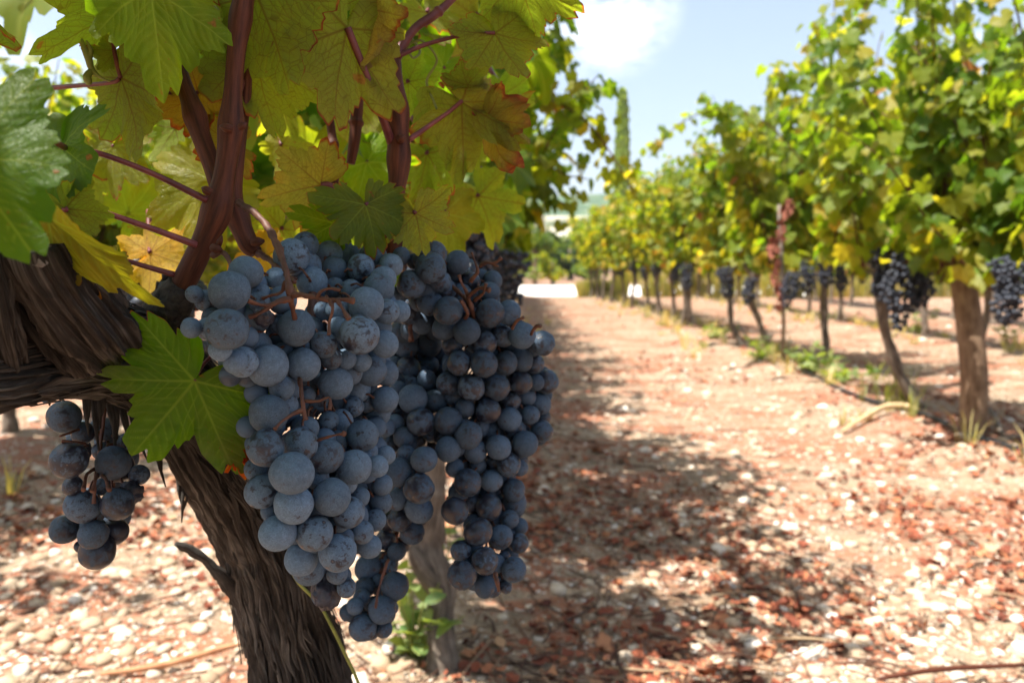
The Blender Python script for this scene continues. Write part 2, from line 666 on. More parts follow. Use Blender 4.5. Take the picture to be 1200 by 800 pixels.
M_leaf = mat_hero_leaf()
M_can_near = mat_canopy('canopy_leaf', [(0, (.030, .080, .008)), (.40, (.065, .125, .010)), (.72, (.13, .165, .014)), (.92, (.24, .19, .02)), (1, (.22, .08, .02))])
M_can_far = mat_canopy('row_canopy_leaf', [(0, (.050, .110, .012)), (.28, (.090, .150, .015)), (.58, (.165, .200, .022)), (.90, (.27, .22, .035)), (1, (.24, .10, .03))])
M_grape = mat_grape()
M_grape_dark = mat_grape('grape_skin_rubbed', (.080, .122, .180), .005, .55)
M_grape_gloss = mat_grape('grape_skin_glossy', (.085, .122, .172), .045, .55)
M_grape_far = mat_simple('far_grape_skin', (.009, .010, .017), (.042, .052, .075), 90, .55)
M_raisin = mat_simple('shrivelled_skin', (.012, .009, .014), (.05, .055, .075), 260, .42, None, .7, .001)
M_bark = mat_bark('old_vine_bark', (.014, .012, .010), (.066, .057, .049), (.31, .285, .25), 11, 18)
M_bark_dark = mat_bark('dark_spur_bark', (.006, .005, .004), (.030, .024, .020), (.15, .135, .12), 22, 10)
M_bark_row = mat_bark('row_vine_bark', (.045, .034, .026), (.14, .11, .085), (.27, .225, .18), 20, 5)
M_cane = mat_simple('red_brown_cane', (.026, .007, .004), (.135, .040, .019), 1, .6, (14, 40, 1), .5, .0006, .25)
M_cane_old = mat_simple('spur_wood', (.005, .004, .0035), (.062, .048, .038), 210, .85, None, 1.0, .003)
M_stalk = mat_simple('pink_stalk', (.13, .025, .030), (.27, .075, .065), 120, .45, None, .1, .0004)
M_stalk_dark = mat_simple('dark_red_stalk', (.075, .014, .018), (.18, .045, .040), 120, .45, None, .1, .0004)
M_rachis = mat_simple('bunch_stalk', (.045, .016, .010), (.13, .052, .030), 150, .6, None, .3, .0006)
M_green_stem = mat_simple('green_stem', (.12, .15, .03), (.26, .28, .06), 100, .5)
M_cutwood = mat_simple('weathered_cut_wood', (.09, .085, .08), (.22, .21, .20), 260, .85, None, .5, .001)
M_dryleaf = mat_simple('dry_leaf', (.16, .05, .018), (.36, .14, .045), 120, .7, None, .4, .001)
M_post = mat_bark('post_wood', (.09, .055, .032), (.21, .135, .085), (.32, .23, .15), 8, 3)
M_hose = mat_simple('black_hose', (.012, .012, .013), (.03, .03, .032), 60, .45)
M_rust = mat_simple('rusty_metal', (.16, .05, .03), (.36, .13, .08), 40, .85)
M_stone = mat_tint('limestone', [(0, (.27, .17, .105)), (.4, (.44, .335, .23)), (.75, (.60, .51, .40)), (1, (.74, .69, .62))])
M_litter = mat_tint('dead_leaf', [(0, (.075, .026, .018)), (.45, (.26, .075, .040)), (.75, (.40, .165, .08)), (1, (.46, .30, .17))], .8)
M_twig = mat_tint('dead_twig', [(0, (.05, .032, .025)), (.6, (.20, .10, .065)), (1, (.42, .31, .19))], .8)
M_weed = mat_canopy('weed_leaf', [(0, (.10, .17, .06)), (.6, (.19, .25, .09)), (1, (.30, .28, .12))], .35)
M_straw = mat_canopy('dry_grass_blade', [(0, (.12, .16, .05)), (.5, (.28, .25, .11)), (1, (.45, .36, .20))], .3)
M_tree = mat_canopy('tree_leaf', [(0, (.018, .042, .012)), (.6, (.045, .085, .022)), (1, (.10, .13, .03))], .3)
M_tree_lit = mat_canopy('light_tree_leaf', [(0, (.05, .10, .02)), (.6, (.10, .16, .03)), (1, (.20, .22, .05))], .35)
M_cypress = mat_canopy('cypress_spray', [(0, (.11, .19, .04)), (.6, (.19, .27, .06)), (1, (.28, .33, .10))], .3)
M_trunk_far = mat_simple('tree_trunk_bark', (.10, .08, .06), (.25, .2, .16), 12, .9)
M_road = mat_simple('white_road_gravel', (.60, .57, .52), (.74, .71, .66), 5, .95, None, .2, .005, .2)


def ground_z(x, y):
    amp = np.exp(-np.maximum(0, y - 3) / 9) * (np.abs(x) < 7)
    z = ((vnoise(x * 2.2 + 40, y * 2.2 + 40, 1) - .5) * .030 + (vnoise(x * 9 + 40, y * 9 + 40, 2) - .5) * .014 + (vnoise(x * 25 + 40, y * 25 + 40, 3) - .5) * .007) * amp
    for rx in (-2.15, -.16, 2.02, 4.15):
        z = z + .05 * np.exp(-((x - rx) / .35) ** 2) * (y < 21)
    return z - .02


def GZ(px, py, dz=0.0):
    p = G(px, py)
    return np.array([p[0], p[1], float(ground_z(np.array([p[0]]), np.array([p[1]]))[0]) + dz])


# ------------------------------------------------------------------ the setting
def build_ground():
    ys = np.concatenate([np.linspace(-6, .6, 20), np.geomspace(.65, 24, 260), np.geomspace(24.5, 1500, 40)])
    xs = np.concatenate([-np.geomspace(900, 6.2, 30), np.linspace(-6, 6, 220), np.geomspace(6.2, 900, 30)])
    X, Y = np.meshgrid(xs, ys)
    amp = np.exp(-np.maximum(0, Y - 3) / 9) * (np.abs(X) < 7)
    Z = ((vnoise(X * 2.2 + 40, Y * 2.2 + 40, 1) - .5) * .030 + (vnoise(X * 9 + 40, Y * 9 + 40, 2) - .5) * .014 + (vnoise(X * 25 + 40, Y * 25 + 40, 3) - .5) * .007) * amp
    # soil is a little heaped under each row
    for rx in (-2.15, -.16, 2.02, 4.15):
        Z += .05 * np.exp(-((X - rx) / .35) ** 2) * (Y < 21)
    Z -= .02
    n, m = Y.shape
    i = np.arange(n - 1)[:, None] * m + np.arange(m - 1)[None]
    F = np.stack([i, i + 1, i + m + 1, i + m], -1).reshape(-1, 4)
    o = mk('ground', np.stack([X, Y, Z], -1).reshape(-1, 3), F, mat_ground())
    tag(o, kind='structure')
    return o


build_ground()

# white road across the end of the rows
xs = np.linspace(-80, 120, 60)
e0 = 20.8 + .25 * np.sin(xs * .3)
e1 = 29.5 + .3 * np.sin(xs * .23 + 1)
Vr = np.concatenate([np.stack([xs, e0, np.full(60, .035)], 1), np.stack([xs, e1, np.full(60, .035)], 1),
                     np.stack([xs, e0 - .25, np.full(60, -.04)], 1), np.stack([xs, e1 + .25, np.full(60, -.04)], 1)])
k = np.arange(59)
Fr = np.concatenate([np.stack([a + k, a + k + 1, b_ + k + 1, b_ + k], 1) for a, b_ in ((0, 60), (120, 0), (60, 180))])
tag(mk('road', Vr, Fr, M_road, smooth=False), kind='structure')


def build_hills():
    def ridge(y0, y1, hfun, name, mat, x0=-700, x1=900):
        xs_, ts = np.linspace(x0, x1, 140), np.linspace(0, 1, 24)
        X, T = np.meshgrid(xs_, ts)
        Y = y0 + (y1 - y0) * T
        H = hfun(X) * np.sin(np.minimum(T * 1.25, 1) * PI / 2)
        H += (vnoise(X * .05 + 60, Y * .05 + 60, 8) - .5) * 4 * T
        n, m = X.shape
        i = np.arange(n - 1)[:, None] * m + np.arange(m - 1)[None]
        F = np.stack([i, i + 1, i + m + 1, i + m], -1).reshape(-1, 4)
        return tag(mk(name, np.stack([X, Y, H - 1.0], -1).reshape(-1, 3), F, mat), kind='structure')
    # near slope with pale stubble terraces, wooded hill behind it
    m, nt, out = new_mat('terraced_field')
    b = NB(nt)
    pos = b.n('ShaderNodeNewGeometry').outputs['Position']
    st = b.noise(b.mapping(pos, (.006, .006, .55)), 1.0, 3, .6)
    pt = b.noise(b.mapping(pos, (.02, .02, .06)), 1.0, 4, .6)
    col = b.ramp(st, [(.35, (.12, .13, .06)), (.45, (.36, .32, .24)), (.58, (.46, .43, .36)), (.7, (.20, .21, .11))])
    col = b.mix(b.step(pt, .55, .65), col, (.07, .09, .04))
    b.l(b.bsdf(col, .95, None, .1), out.inputs['Surface'])
    ridge(170, 330, lambda X: 17 + 2.5 * np.sin(X * .011 + 1), 'terraced_slope', m)
    m2, nt, out = new_mat('wooded_hill')
    b = NB(nt)
    pos = b.n('ShaderNodeNewGeometry').outputs['Position']
    n = b.noise(pos, .05, 5, .65)
    n2 = b.voro(pos, .16)
    col = b.ramp(b.math('ADD', b.math('MULTIPLY', n, .7), b.math('MULTIPLY', n2, .4)), [(.3, (.035, .07, .03)), (.6, (.07, .12, .05)), (.8, (.17, .19, .10))])
    b.l(b.bsdf(col, .95, b.bump(n2, 1, 3), .1), out.inputs['Surface'])
    ridge(400, 700, lambda X: 50 + 7 * np.sin(X * .006 + .4) + 3 * np.sin(X * .021), 'wooded_hills', m2, -900, 1300)


build_hills()


# ------------------------------------------------------------------ leaves
LOBES = [(0, 1.0, .50), (R(54), .92, .50), (-R(54), .92, .50), (R(110), .78, .54), (-R(110), .78, .54)]


def outline(th, rng, teeth=22, tooth=.13, lobing=1.0, jl=.08):
    lob = [(a + rng.normal(0, .05), l * (1 + rng.normal(0, jl)), w) for a, l, w in LOBES]
    acc = np.zeros_like(th)
    for a, l, w in lob:
        d = np.abs(np.angle(np.exp(1j * (th - a))))
        acc = acc + (l * np.exp(-(d / w) ** 2 * .75)) ** 5
    r = acc ** .2
    body = .74 + .09 * np.cos(th)
    r = np.maximum(r, body * (1 - .13 * lobing))
    # petiolar sinus
    d = np.abs(np.angle(np.exp(1j * (th - PI))))
    r = r * (1 - .86 * np.exp(-(d / .26) ** 2))
    ph = (th + PI) / (2 * PI) * teeth * 2
    ph = ph + .25 * np.sin(th * 3 + rng.uniform(0, 6)) + .2 * np.sin(th * 7 + rng.uniform(0, 6))
    big = 1 - np.abs(2 * np.mod(ph * .5, 1) - 1)
    sm = 1 - np.abs(2 * np.mod(ph, 1) - 1)
    t = .6 * big + .4 * sm
    r = r * (1 - tooth * .8 + tooth * 1.7 * t * (1 - .6 * np.exp(-(d / .5) ** 2)))
    r = r / r[np.abs(th) < .18].max()
    r = np.minimum(r, 1.0 + .05 * np.cos(th * 3))
    return r, lob


def vein_segments(lob, rng):
    segs = []
    for a, l, w in lob:
        dr = np.array([math.sin(a), math.cos(a)])
        segs.append((np.zeros(2), dr * l * .97, .012, .003, 1.0))
        n = int(5 + l * 4)
        for k in range(1, n):
            s0 = (k + rng.uniform(-.2, .2)) / n * .88
            for sg in (-1, 1):
                b = a + sg * R(46 + rng.uniform(-6, 6))
                ln = l * (.50 * (1 - s0) + .06)
                p0 = dr * l * s0
                mid_ = p0 + np.array([math.sin(b), math.cos(b)]) * ln * .55
                b2 = a + sg * R(34)
                p1 = mid_ + np.array([math.sin(b2), math.cos(b2)]) * ln * .5
                segs.append((p0, mid_, .0055, .004, .62))
                segs.append((mid_, p1, .004, .0015, .5))
    return segs


def seg_dist(pts, segs):
    dmin = np.full(len(pts), 9.0)
    val = np.zeros(len(pts))
    for p0, p1, w0, w1, amp in segs:
        d = p1 - p0
        L2 = d @ d + 1e-12
        t = np.clip(((pts - p0) @ d) / L2, 0, 1)
        q = p0 + t[:, None] * d
        dist = np.linalg.norm(pts - q, axis=1)
        w = w0 + (w1 - w0) * t
        val = np.maximum(val, amp * np.clip(1.35 - dist / w * .75, 0, 1))
        dmin = np.minimum(dmin, dist / (1 + 0 * w))
    return dmin, val


def leaf_mesh(seed, nth=440, nr=44, fold=.15, cup=.12, wave=.06, droop=.15, curl=0.0, red=.0, width=1.0, lobing=1.0, tooth=.11, half=None, curl_side=0, holes=None):
    """one vine leaf in its own frame: stalk at the origin, tip towards +y, upper side +z"""
    rng = np.random.RandomState(seed)
    th = np.linspace(-PI, PI, nth, endpoint=False)
    r, lob = outline(th, rng, 22, tooth, lobing)
    rho = np.linspace(0, 1, nr + 1)[1:] ** .85
    X = (rho[:, None] * r[None] * np.sin(th)[None])
    Y = (rho[:, None] * r[None] * np.cos(th)[None])
    pts = np.vstack([[0, 0], np.stack([X.ravel(), Y.ravel()], 1)])
    dm, vein = seg_dist(pts, vein_segments(lob, rng))
    x, y = pts[:, 0], pts[:, 1]
    rr = np.concatenate([[0], np.repeat(rho, nth)])
    tt = np.concatenate([[0], np.tile(th, nr)])
    pil = np.minimum(dm, .07) / .07
    z = .012 * pil ** .7
    z += .05 * (vnoise(x * 3 + 30, y * 3 + 30, seed + 1) - .5) * rr
    z += .02 * (vnoise(x * 9 + 30, y * 9 + 30, seed + 2) - .5)
    z += fold * np.abs(x) * (1 - .3 * rr)
    z -= cup * (x * x + y * y)
    z += wave * np.sin(tt * 5 + rng.uniform(0, 6)) * rr ** 3 + wave * .6 * np.sin(tt * 9 + rng.uniform(0, 6)) * rr ** 5
    z -= droop * np.maximum(y, 0) ** 2
    V = np.stack([x * width, y, z], 1)
    if curl:
        # the rim rolls up (curl > 0) or down
        k = np.clip((rr - .62) / .38, 0, 1)
        k = k * (.35 + .65 * vnoise(tt * 1.3 + 20, tt * 0 + 5, seed + 4))
        dirv = np.stack([np.sin(tt), np.cos(tt)], 1)
        rad = np.linalg.norm(V[:, :2], axis=1)
        ang = k * curl * 2.2
        L = rad - rad * .62
        L = np.maximum(rad * (1 - .62 / np.maximum(rr, .62)), 0)
        a = np.abs(ang) + 1e-4
        V[:, :2] -= dirv * (L * (1 - np.sin(a) / a))[:, None]
        V[:, 2] += np.sign(curl) * L * (1 - np.cos(a)) / a
    i = np.arange(nr - 1)[:, None] * nth + 1
    j = np.arange(nth)[None]
    j2 = (j + 1) % nth
    Q = np.stack([i + j2, i + nth + j2, i + nth + j, i + j], -1).reshape(-1, 4)
    a = np.arange(nth)
    T = np.stack([np.zeros(nth, int), 1 + (a + 1) % nth, 1 + a], 1)
    redm = np.clip((rr - (1 - red)) / max(red, .01), 0, 1) * (.3 + .9 * vnoise(tt * 1.6 + 9, rr * 2, seed + 5)) if red > 0 else np.zeros(len(V))
    redm = redm * (1 - .0 * vein)
    uv = pts * .5 + .5 + seed * .37
    return V, [Q, T], uv, vein, redm


def frame(P0, P1, roll=0, under=False, twist=None):
    """axes with y from P0 to P1 and z as nearly towards the camera as that allows, rolled about y"""
    Yv = nrm(P1 - P0)
    N = nrm(CAM - P0)
    if under:
        N = -N
    N = nrm(N - Yv * (N @ Yv))
    X = np.cross(Yv, N)
    a = R(roll)
    N2 = N * math.cos(a) + X * math.sin(a)
    X2 = np.cross(Yv, N2)
    return X2, Yv, N2


def hero_leaf(parent, base, tip, col, roll=0, under=False, seed=1, label=None, stalk=None, stalk_r=2.6, stalk_mat=None, dens=1.0, **kw):
    """base, tip: (px, py, depth) of the stalk joint and the leaf's end"""
    P0, P1 = P(*base), P(*tip)
    s = np.linalg.norm(P1 - P0)
    X, Y, N = frame(P0, P1, roll, under)
    V, F, uv, vein, red = leaf_mesh(seed, nth=int(440 * dens), nr=int(44 * dens), **kw)
    # keep the end of the midrib where it was asked for: bend first, then lay the chord
    W = P0 + s * (V[:, :1] * X + V[:, 1:2] * Y + V[:, 2:] * N)
    o = mk('leaf', W - P0, F, M_leaf, None, {'vein': vein, 'red': red}, True, uv)
    o.location = tuple(P0)
    o.parent = parent
    o.matrix_parent_inverse = parent_inv(parent)
    o.color = col + (1,)
    if label:
        o['label'] = label
    if stalk:
        pts = [P(*q) for q in stalk]
        pts = pts + [P0 - N * s * .006]
        r0 = stalk_r / FPX * stalk[0][2]
        mb = MB()
        mb.tube(pts, [r0 * 1.25, r0, r0 * .9, r0 * .95], 24, 8)
        mb.build('leaf_stalk', stalk_mat or M_stalk_dark, o)
    return o


# ------------------------------------------------------------------ small leaf templates for crowns
def lod_leaf(seed, nth, nr, fold, droop, tooth=.13):
    rng = np.random.RandomState(seed)
    th = np.linspace(-PI, PI, nth, endpoint=False)
    r, lob = outline(th, rng, max(6, nth // 3), tooth if nth > 30 else .0)
    rho = np.linspace(0, 1, nr + 1)[1:]
    X = rho[:, None] * r * np.sin(th)
    Y = rho[:, None] * r * np.cos(th)
    pts = np.vstack([[0, 0], np.stack([X.ravel(), Y.ravel()], 1)])
    x, y = pts[:, 0], pts[:, 1]
    tt = np.concatenate([[0], np.tile(th, nr)])
    rr = np.concatenate([[0], np.repeat(rho, nth)])
    z = fold * np.abs(x) - droop * np.maximum(y, 0) ** 2 - .15 * x * x + .07 * np.sin(tt * 5 + rng.uniform(0, 6)) * rr ** 2
    vein = np.zeros(len(pts))
    if nr > 2:
        _, vein = seg_dist(pts, [(p0, p1, .03, .012, 1.0) for p0, p1, w0, w1, am in vein_segments(lob, rng) if w0 > .01])
    a = np.arange(nth)
    T = np.stack([np.zeros(nth, int), 1 + (a + 1) % nth, 1 + a], 1)
    F = [T]
    if nr > 1:
        i = np.arange(nr - 1)[:, None] * nth + 1
        j = np.arange(nth)[None]
        j2 = (j + 1) % nth
        F.append(np.stack([i + j2, i + nth + j2, i + nth + j, i + j], -1).reshape(-1, 4))
    return np.stack([x, y, z], 1), F, vein


LOD_MID = [lod_leaf(s, 66, 6, f, d) for s, f, d in ((1, .25, .1), (2, .1, .3), (3, .35, .25), (4, -.05, .15), (5, .2, .5))]
LOD_LOW = [lod_leaf(s, 18, 1, f, d, .05) for s, f, d in ((11, .3, .1), (12, .1, .3), (13, .45, .25), (14, -.1, .2))]


def place_leaves(mb, tpl, pos, tipd, nor, size, tint, rng):
    Yv = nrm(tipd)
    N = nrm(nor - Yv * np.sum(nor * Yv, 1, keepdims=True))
    X = np.cross(Yv, N)
    which = rng.randint(0, len(tpl), len(pos))
    for k, (V, F, vein) in enumerate(tpl):
        idx = np.where(which == k)[0]
        if not len(idx):
            continue
        W = pos[idx][:, None] + size[idx][:, None, None] * (V[None, :, 0:1] * X[idx][:, None] + V[None, :, 1:2] * Yv[idx][:, None] + V[None, :, 2:3] * N[idx][:, None])
        nv = len(V)
        off = (np.arange(len(idx)) * nv)[:, None, None]
        Fs = [(f[None] + off).reshape(-1, f.shape[1]) for f in F]
        mb.add(W.reshape(-1, 3), Fs, None, tint=np.repeat(tint[idx], nv), vein=np.tile(vein, len(idx)))


def shoot_canopy(rng, n_sh, zc, ztop, spread=.22, half=.55, step=.045, dense=1.0):
    """shoots of one vine in its own frame (row along y): canes and leaf poses"""
    canes, pos, tip, nor, size = [], [], [], [], []
    for i in range(n_sh):
        y0 = (i + rng.uniform(0, 1)) / n_sh * 2 * half - half
        sgn = rng.choice([-1, 1])
        lean = abs(rng.normal(0, spread))
        h = (ztop - zc) * rng.uniform(.62, 1.08)
        droop = rng.uniform(0, .5) ** 2 * 2
        t = np.linspace(0, 1, 26)
        x = rng.normal(0, .05) + sgn * (lean * t ** .8 + droop * .35 * t ** 3)
        y = y0 + rng.normal(0, .16) * t + .02 * np.sin(t * 9 + i)
        z = zc + rng.uniform(-.04, .06) + h * (t - droop * .55 * t ** 3)
        path = np.stack([x, y, z], 1)
        canes.append(path)
        L = np.sum(np.linalg.norm(np.diff(path, axis=0), axis=1))
        n = int(L / step * dense)
        u = rng.uniform(.02, 1, n)
        q = np.stack([np.interp(u, t, path[:, c]) for c in range(3)], 1)
        az = rng.uniform(0, 2 * PI, n)
        out = np.stack([np.cos(az) * 1.1, np.sin(az), rng.uniform(-.15, .45, n)], 1)
        out[:, 0] += np.sign(q[:, 0]) * .35
        out = nrm(out)
        pl = rng.uniform(.03, .13, n)
        q = q + out * pl[:, None]
        tp = out * rng.uniform(.1, .9, n)[:, None] + np.array([0, 0, -.75]) + rng.normal(0, .3, (n, 3))
        nn = out * rng.uniform(.3, 1.0, n)[:, None] + np.array([0, 0, .65]) + rng.normal(0, .33, (n, 3))
        pos.append(q)
        tip.append(tp)
        nor.append(nn)
        size.append(rng.uniform(.045, .088, n) * (1 - .35 * u ** 3))
    return canes, np.vstack(pos), np.vstack(tip), np.vstack(nor), np.concatenate(size)


# ------------------------------------------------------------------ the near vine
vine = empty('grapevine', (-.12, .50, -.02))
tag(vine, 'old grapevine in front with a thick shaggy trunk bent over to the left', 'grapevine')


def bark_disp(seed, amp=.16, fs=10.0, per=40):
    """long narrow plates of bark with open grooves between them"""
    def f(th, s):
        u = th / (2 * PI)
        tw = u + .016 * (vnoise(u * 4, s * 9 + 9, seed + 9, 4) - .5) + .012 * (vnoise(u * 12, s * 30 + 9, seed + 10, 12) - .5)
        tw = np.mod(tw, 1)
        a = vnoise(tw * per, s * fs, seed, per)
        b = vnoise(tw * per * 2, s * fs * 1.6 + 7, seed + 1, per * 2)
        c = vnoise(tw * per * 3, s * fs * 3.0 + 3, seed + 2, per * 3)
        g = vnoise(tw * 16, s * fs * .6 + 11, seed + 3, 16)
        plate = np.clip((.66 * a + .34 * b - .48) * 7, -1, 1)
        groove = np.clip((np.abs(g - .5) - .05) * 9, -.6, 0)
        lump = vnoise(u * 3, s * 14 + 3, seed + 40, 3) - .5
        fine = c - .5
        br = vnoise(tw * per * 1.0, s * 75 + 5, seed + 6, per)
        plate = plate - .9 * np.clip((br - .66) * 6, 0, 1)
        fine = fine + .5 * (vnoise(tw * per * 2, s * 190 + 2, seed + 7, per * 2) - .5)
        return amp * (.40 * plate + .6 * groove + .40 * fine + .25 * (b - .5)) + 1.7 * amp * lump
    return f


def build_trunk():
    mb = MB()
    pts = [P(-150, 425, .25), P(-60, 425, .275), P(20, 412, .31), P(85, 405, .335), P(150, 420, .365), P(212, 463, .40), P(264, 538, .44), P(307, 622, .475),
           P(330, 710, .50), P(353, 795, .515)]
    e = pts[-1]
    pts += [e + np.array([.012, .012, -.13]), e + np.array([.02, .015, -.29]), e + np.array([.02, .01, -.475 - .05])]
    rad = [.020, .020, .0205, .0215, .0218, .0215, .0228, .0250, .0272, .0295, .031, .033, .040]
    V, F, uv = tube_geo(pts, rad, 900, 560, bark_disp(5, .21, 14, 84))
    mb.add(V, F, uv)
    rng = np.random.RandomState(77)
    # shaggy strips of bark that have come loose
    path = catmull(np.array(pts), 200)
    rr = catmull(np.array(rad)[:, None], 200)[:, 0]
    T = nrm(np.gradient(path, axis=0))
    for _ in range(320):
        i = rng.randint(25, 165)
        n = rng.randint(5, 18)
        n = min(n, 198 - i)
        c = nrm(np.cross(T[i], rng.normal(0, 1, 3)))
        toward = nrm(CAM - path[i])
        if c @ toward < -.2:
            c = -c
        b_ = np.cross(T[i], c)
        w = rng.uniform(.0005, .0016)
        k = np.arange(n)
        lift = rng.uniform(1.0, 1.06) + rng.uniform(-.05, .12) * (k / (n - 1)) ** 3
        q = path[i:i + n] + c * (rr[i:i + n] * lift)[:, None] + b_ * (np.sin(k * .5 + rng.uniform(0, 6)) * .0015)[:, None]
        ww = w * np.sin((k + .6) / n * PI)[:, None] + .0002
        Vs = np.concatenate([q - b_ * ww, q + c * .0006, q + b_ * ww])
        Fs = np.concatenate([np.stack([k[:-1], k[1:], k[1:] + n, k[:-1] + n], 1), np.stack([k[:-1] + n, k[1:] + n, k[1:] + 2 * n, k[:-1] + 2 * n], 1)])
        u0 = rng.uniform()
        mb.add(Vs, Fs, np.concatenate([np.stack([np.full(n, u0 + d_), uv[0, 1] + k * .004 + i * .005], 1) for d_ in (0, .02, .04)]))
    # ragged fibres hanging from the underside of the bent head
    for (x, y, Z, dx, L) in ((98, 462, .345, 6, 48), (108, 468, .35, 8, 60), (116, 462, .35, 2, 40), (124, 470, .36, 14, 45), (58, 455, .325, 0, 20), (140, 480, .365, 16, 44),
                             (152, 490, .37, 22, 52), (168, 505, .38, 20, 40), (215, 568, .43, -2, 44), (208, 560, .43, 4, 30), (180, 520, .39, 14, 50), (132, 474, .36, 4, 66)):
        mb.tube([P(x, y - 8, Z), P(x + dx * .4, y + L * .4, Z - .003), P(x + dx, y + L, Z)], [.0009, .0010, .0003], 10, 6)
        mb.tube([P(x + 3, y - 8, Z), P(x + 5 + dx * .2, y + L * .3, Z - .002), P(x + dx * .7, y + L * .75, Z)], [.0012, .0010, .0003], 8, 5)
    # broken dead twig on the left of the trunk
    mb.tube([P(206, 637, .44), P(222, 644, .445), P(240, 655, .45), P(256, 672, .455), P(275, 692, .47), P(296, 722, .485)], [.0014, .0026, .0024, .0034, .0052, .0075], 26, 9,
            lambda th, s: .5 * (vnoise(th / (2 * PI) * 5, s * 260, 3, 5) - .5))
    mb.tube([P(236, 652, .45), P(228, 645, .447), P(224, 640, .446)], [.0018, .0016, .001], 8, 6)
    return mb.build('trunk', M_bark, vine)


build_trunk()

# dark stubs of old pruning on the head
mb = MB()
mb.tube([P(128, 405, .315), P(100, 370, .294), P(70, 333, .279), P(50, 302, .270), P(42, 283, .267)], [.0105, .0122, .0108, .0112, .0098], 260, 200, bark_disp(9, .34, 26, 26))
mb.tube([P(10, 420, .285), P(-5, 370, .27), P(-14, 320, .262), P(-20, 296, .26)], [.008, .0100, .0078, .007], 160, 140, bark_disp(19, .36, 26, 24))
mb.tube([P(70, 412, .318), P(40, 375, .296), P(18, 345, .286), P(6, 330, .284)], [.012, .0125, .011, .008], 140, 140, bark_disp(29, .34, 26, 26))
spur = mb.build('pruned_spur', M_bark_dark, vine)


def cut_disc(px, py, Z, r, tilt):
    c = P(px, py, Z)
    n = nrm(nrm(CAM - c) + np.array(tilt))
    x = nrm(np.cross(n, [0, 0, 1]))
    y = np.cross(n, x)
    rng = np.random.RandomState(int(px))
    th = np.arange(22) / 22 * 2 * PI
    rads = r * (1 + .22 * (vnoise(th / (2 * PI) * 7, th * 0, int(px), 7) - .5))
    ring = c + (rads * np.cos(th))[:, None] * x + (rads * np.sin(th))[:, None] * y
    low = ring - n * r * .7
    V = np.vstack([ring, low, c + n * r * .10])
    a = np.arange(22)
    b_ = (a + 1) % 22
    return V, [np.stack([a, b_, b_ + 22, a + 22], 1)[:, ::-1], np.stack([a, b_, np.full(22, 44)], 1)]


mb = MB()
for q in ((45, 297, .2592, .0042, (0, 0, .35)),):
    mb.add(*cut_disc(*q))
mb.build('cut_face', M_cutwood, spur)

# the dark spur that the canes spring from
mb = MB()
mb.tube([P(168, 408, .378), P(186, 378, .372), P(204, 350, .366), P(214, 332, .363)], [.0115, .0105, .0085, .0062], 50, 40,
        lambda th, s: .22 * (vnoise(th / (2 * PI) * 14, s * 170, 28, 14) - .5) + .25 * (vnoise(th / (2 * PI) * 4, s * 90, 29, 4) - .5))
mb.build('pruned_spur', M_cane_old, vine)


def cane(path, rpx, nodes=(), mat=None, label=None, m=20, buds=()):
    """path of (px, py, depth); rpx radii in pixels; nodes: path fractions that swell"""
    pts = [P(*q) for q in path]
    rad = [r / FPX * q[2] for r, q in zip(rpx, path)]
    Ltot = np.sum(np.linalg.norm(np.diff(catmull(np.array(pts), 60), axis=0), axis=1))

    def disp(th, s):
        d = .05 * (vnoise(th / (2 * PI) * 9, s * 40, 3, 9) - .5) + .035 * (vnoise(th / (2 * PI) * 28, s * 50, 4, 28) - .5)
        for f in nodes:
            d = d + .30 * np.exp(-((s / Ltot - f) / .018) ** 2)
        return d
    mb = MB()
    V, F, uv = tube_geo(pts, rad, 130, m, disp)
    mb.add(V, F, uv)
    for (x, y, Z, dx, dy, r) in buds:
        mb.tube([P(x, y, Z), P(x + dx * .5, y + dy * .5, Z - .001), P(x + dx, y + dy, Z)], [r / FPX * Z, r * 1.1 / FPX * Z, r * .3 / FPX * Z], 10, 8)
    o = mb.build('cane', mat or M_cane, vine)
    if label:
        o['label'] = label
    return o


cane([(206, 348, .365), (222, 318, .362), (240, 280, .36), (253, 250, .36), (262, 212, .36), (270, 155, .36), (273, 110, .362), (277, 60, .363), (283, 15, .364), (292, -40, .366), (300, -110, .37), (306, -260, .38), (296, -480, .40), (310, -720, .42)],
     [13, 14, 13.5, 14, 12.5, 12, 10.5, 10.5, 10.5, 10.5, 10, 9, 8, 6], (.09, .17, .27, .5),
     buds=((272, 152, .352, -14, -4, 5), (247, 226, .352, -10, -6, 5), (281, 150, .35, 8, -6, 4), (249, 290, .35, 12, 4, 5), (256, 288, .35, 4, -12, 3)))
cane([(258, 225, .368), (249, 195, .37), (236, 160, .372), (225, 125, .375), (214, 95, .378), (204, 60, .385), (196, 10, .39), (190, -60, .40), (176, -240, .41), (190, -500, .43)], [10.5, 10.5, 11, 10.5, 9.5, 9, 9, 8.5, 7.5, 6], (.11, .22, .5))
cane([(300, 296, .385), (291, 285, .385), (279, 255, .385), (274, 225, .386), (281, 170, .387), (288, 110, .388), (290, 60, .388), (297, -30, .39), (320, -220, .40), (340, -420, .42)], [8, 11.5, 11, 10, 7, 6.5, 6, 6, 5, 4], (.06,),
     buds=((296, 284, .38, 14, -2, 5),))
cane([(457, 318, .432), (461, 285, .43), (463, 240, .428), (467, 200, .427), (467, 160, .427), (463, 115, .428), (457, 75, .43), (449, 35, .432), (444, -10, .435), (438, -70, .44), (430, -240, .45), (446, -440, .46), (440, -620, .47)],
     [10, 11.5, 10, 11, 12, 11.5, 10.5, 9.5, 9, 8.5, 8, 7, 5], (.125, .18, .24, .5), buds=((468, 164, .42, 6, -4, 5), (464, 236, .42, 14, 2, 4), (458, 244, .42, -8, -6, 4)))
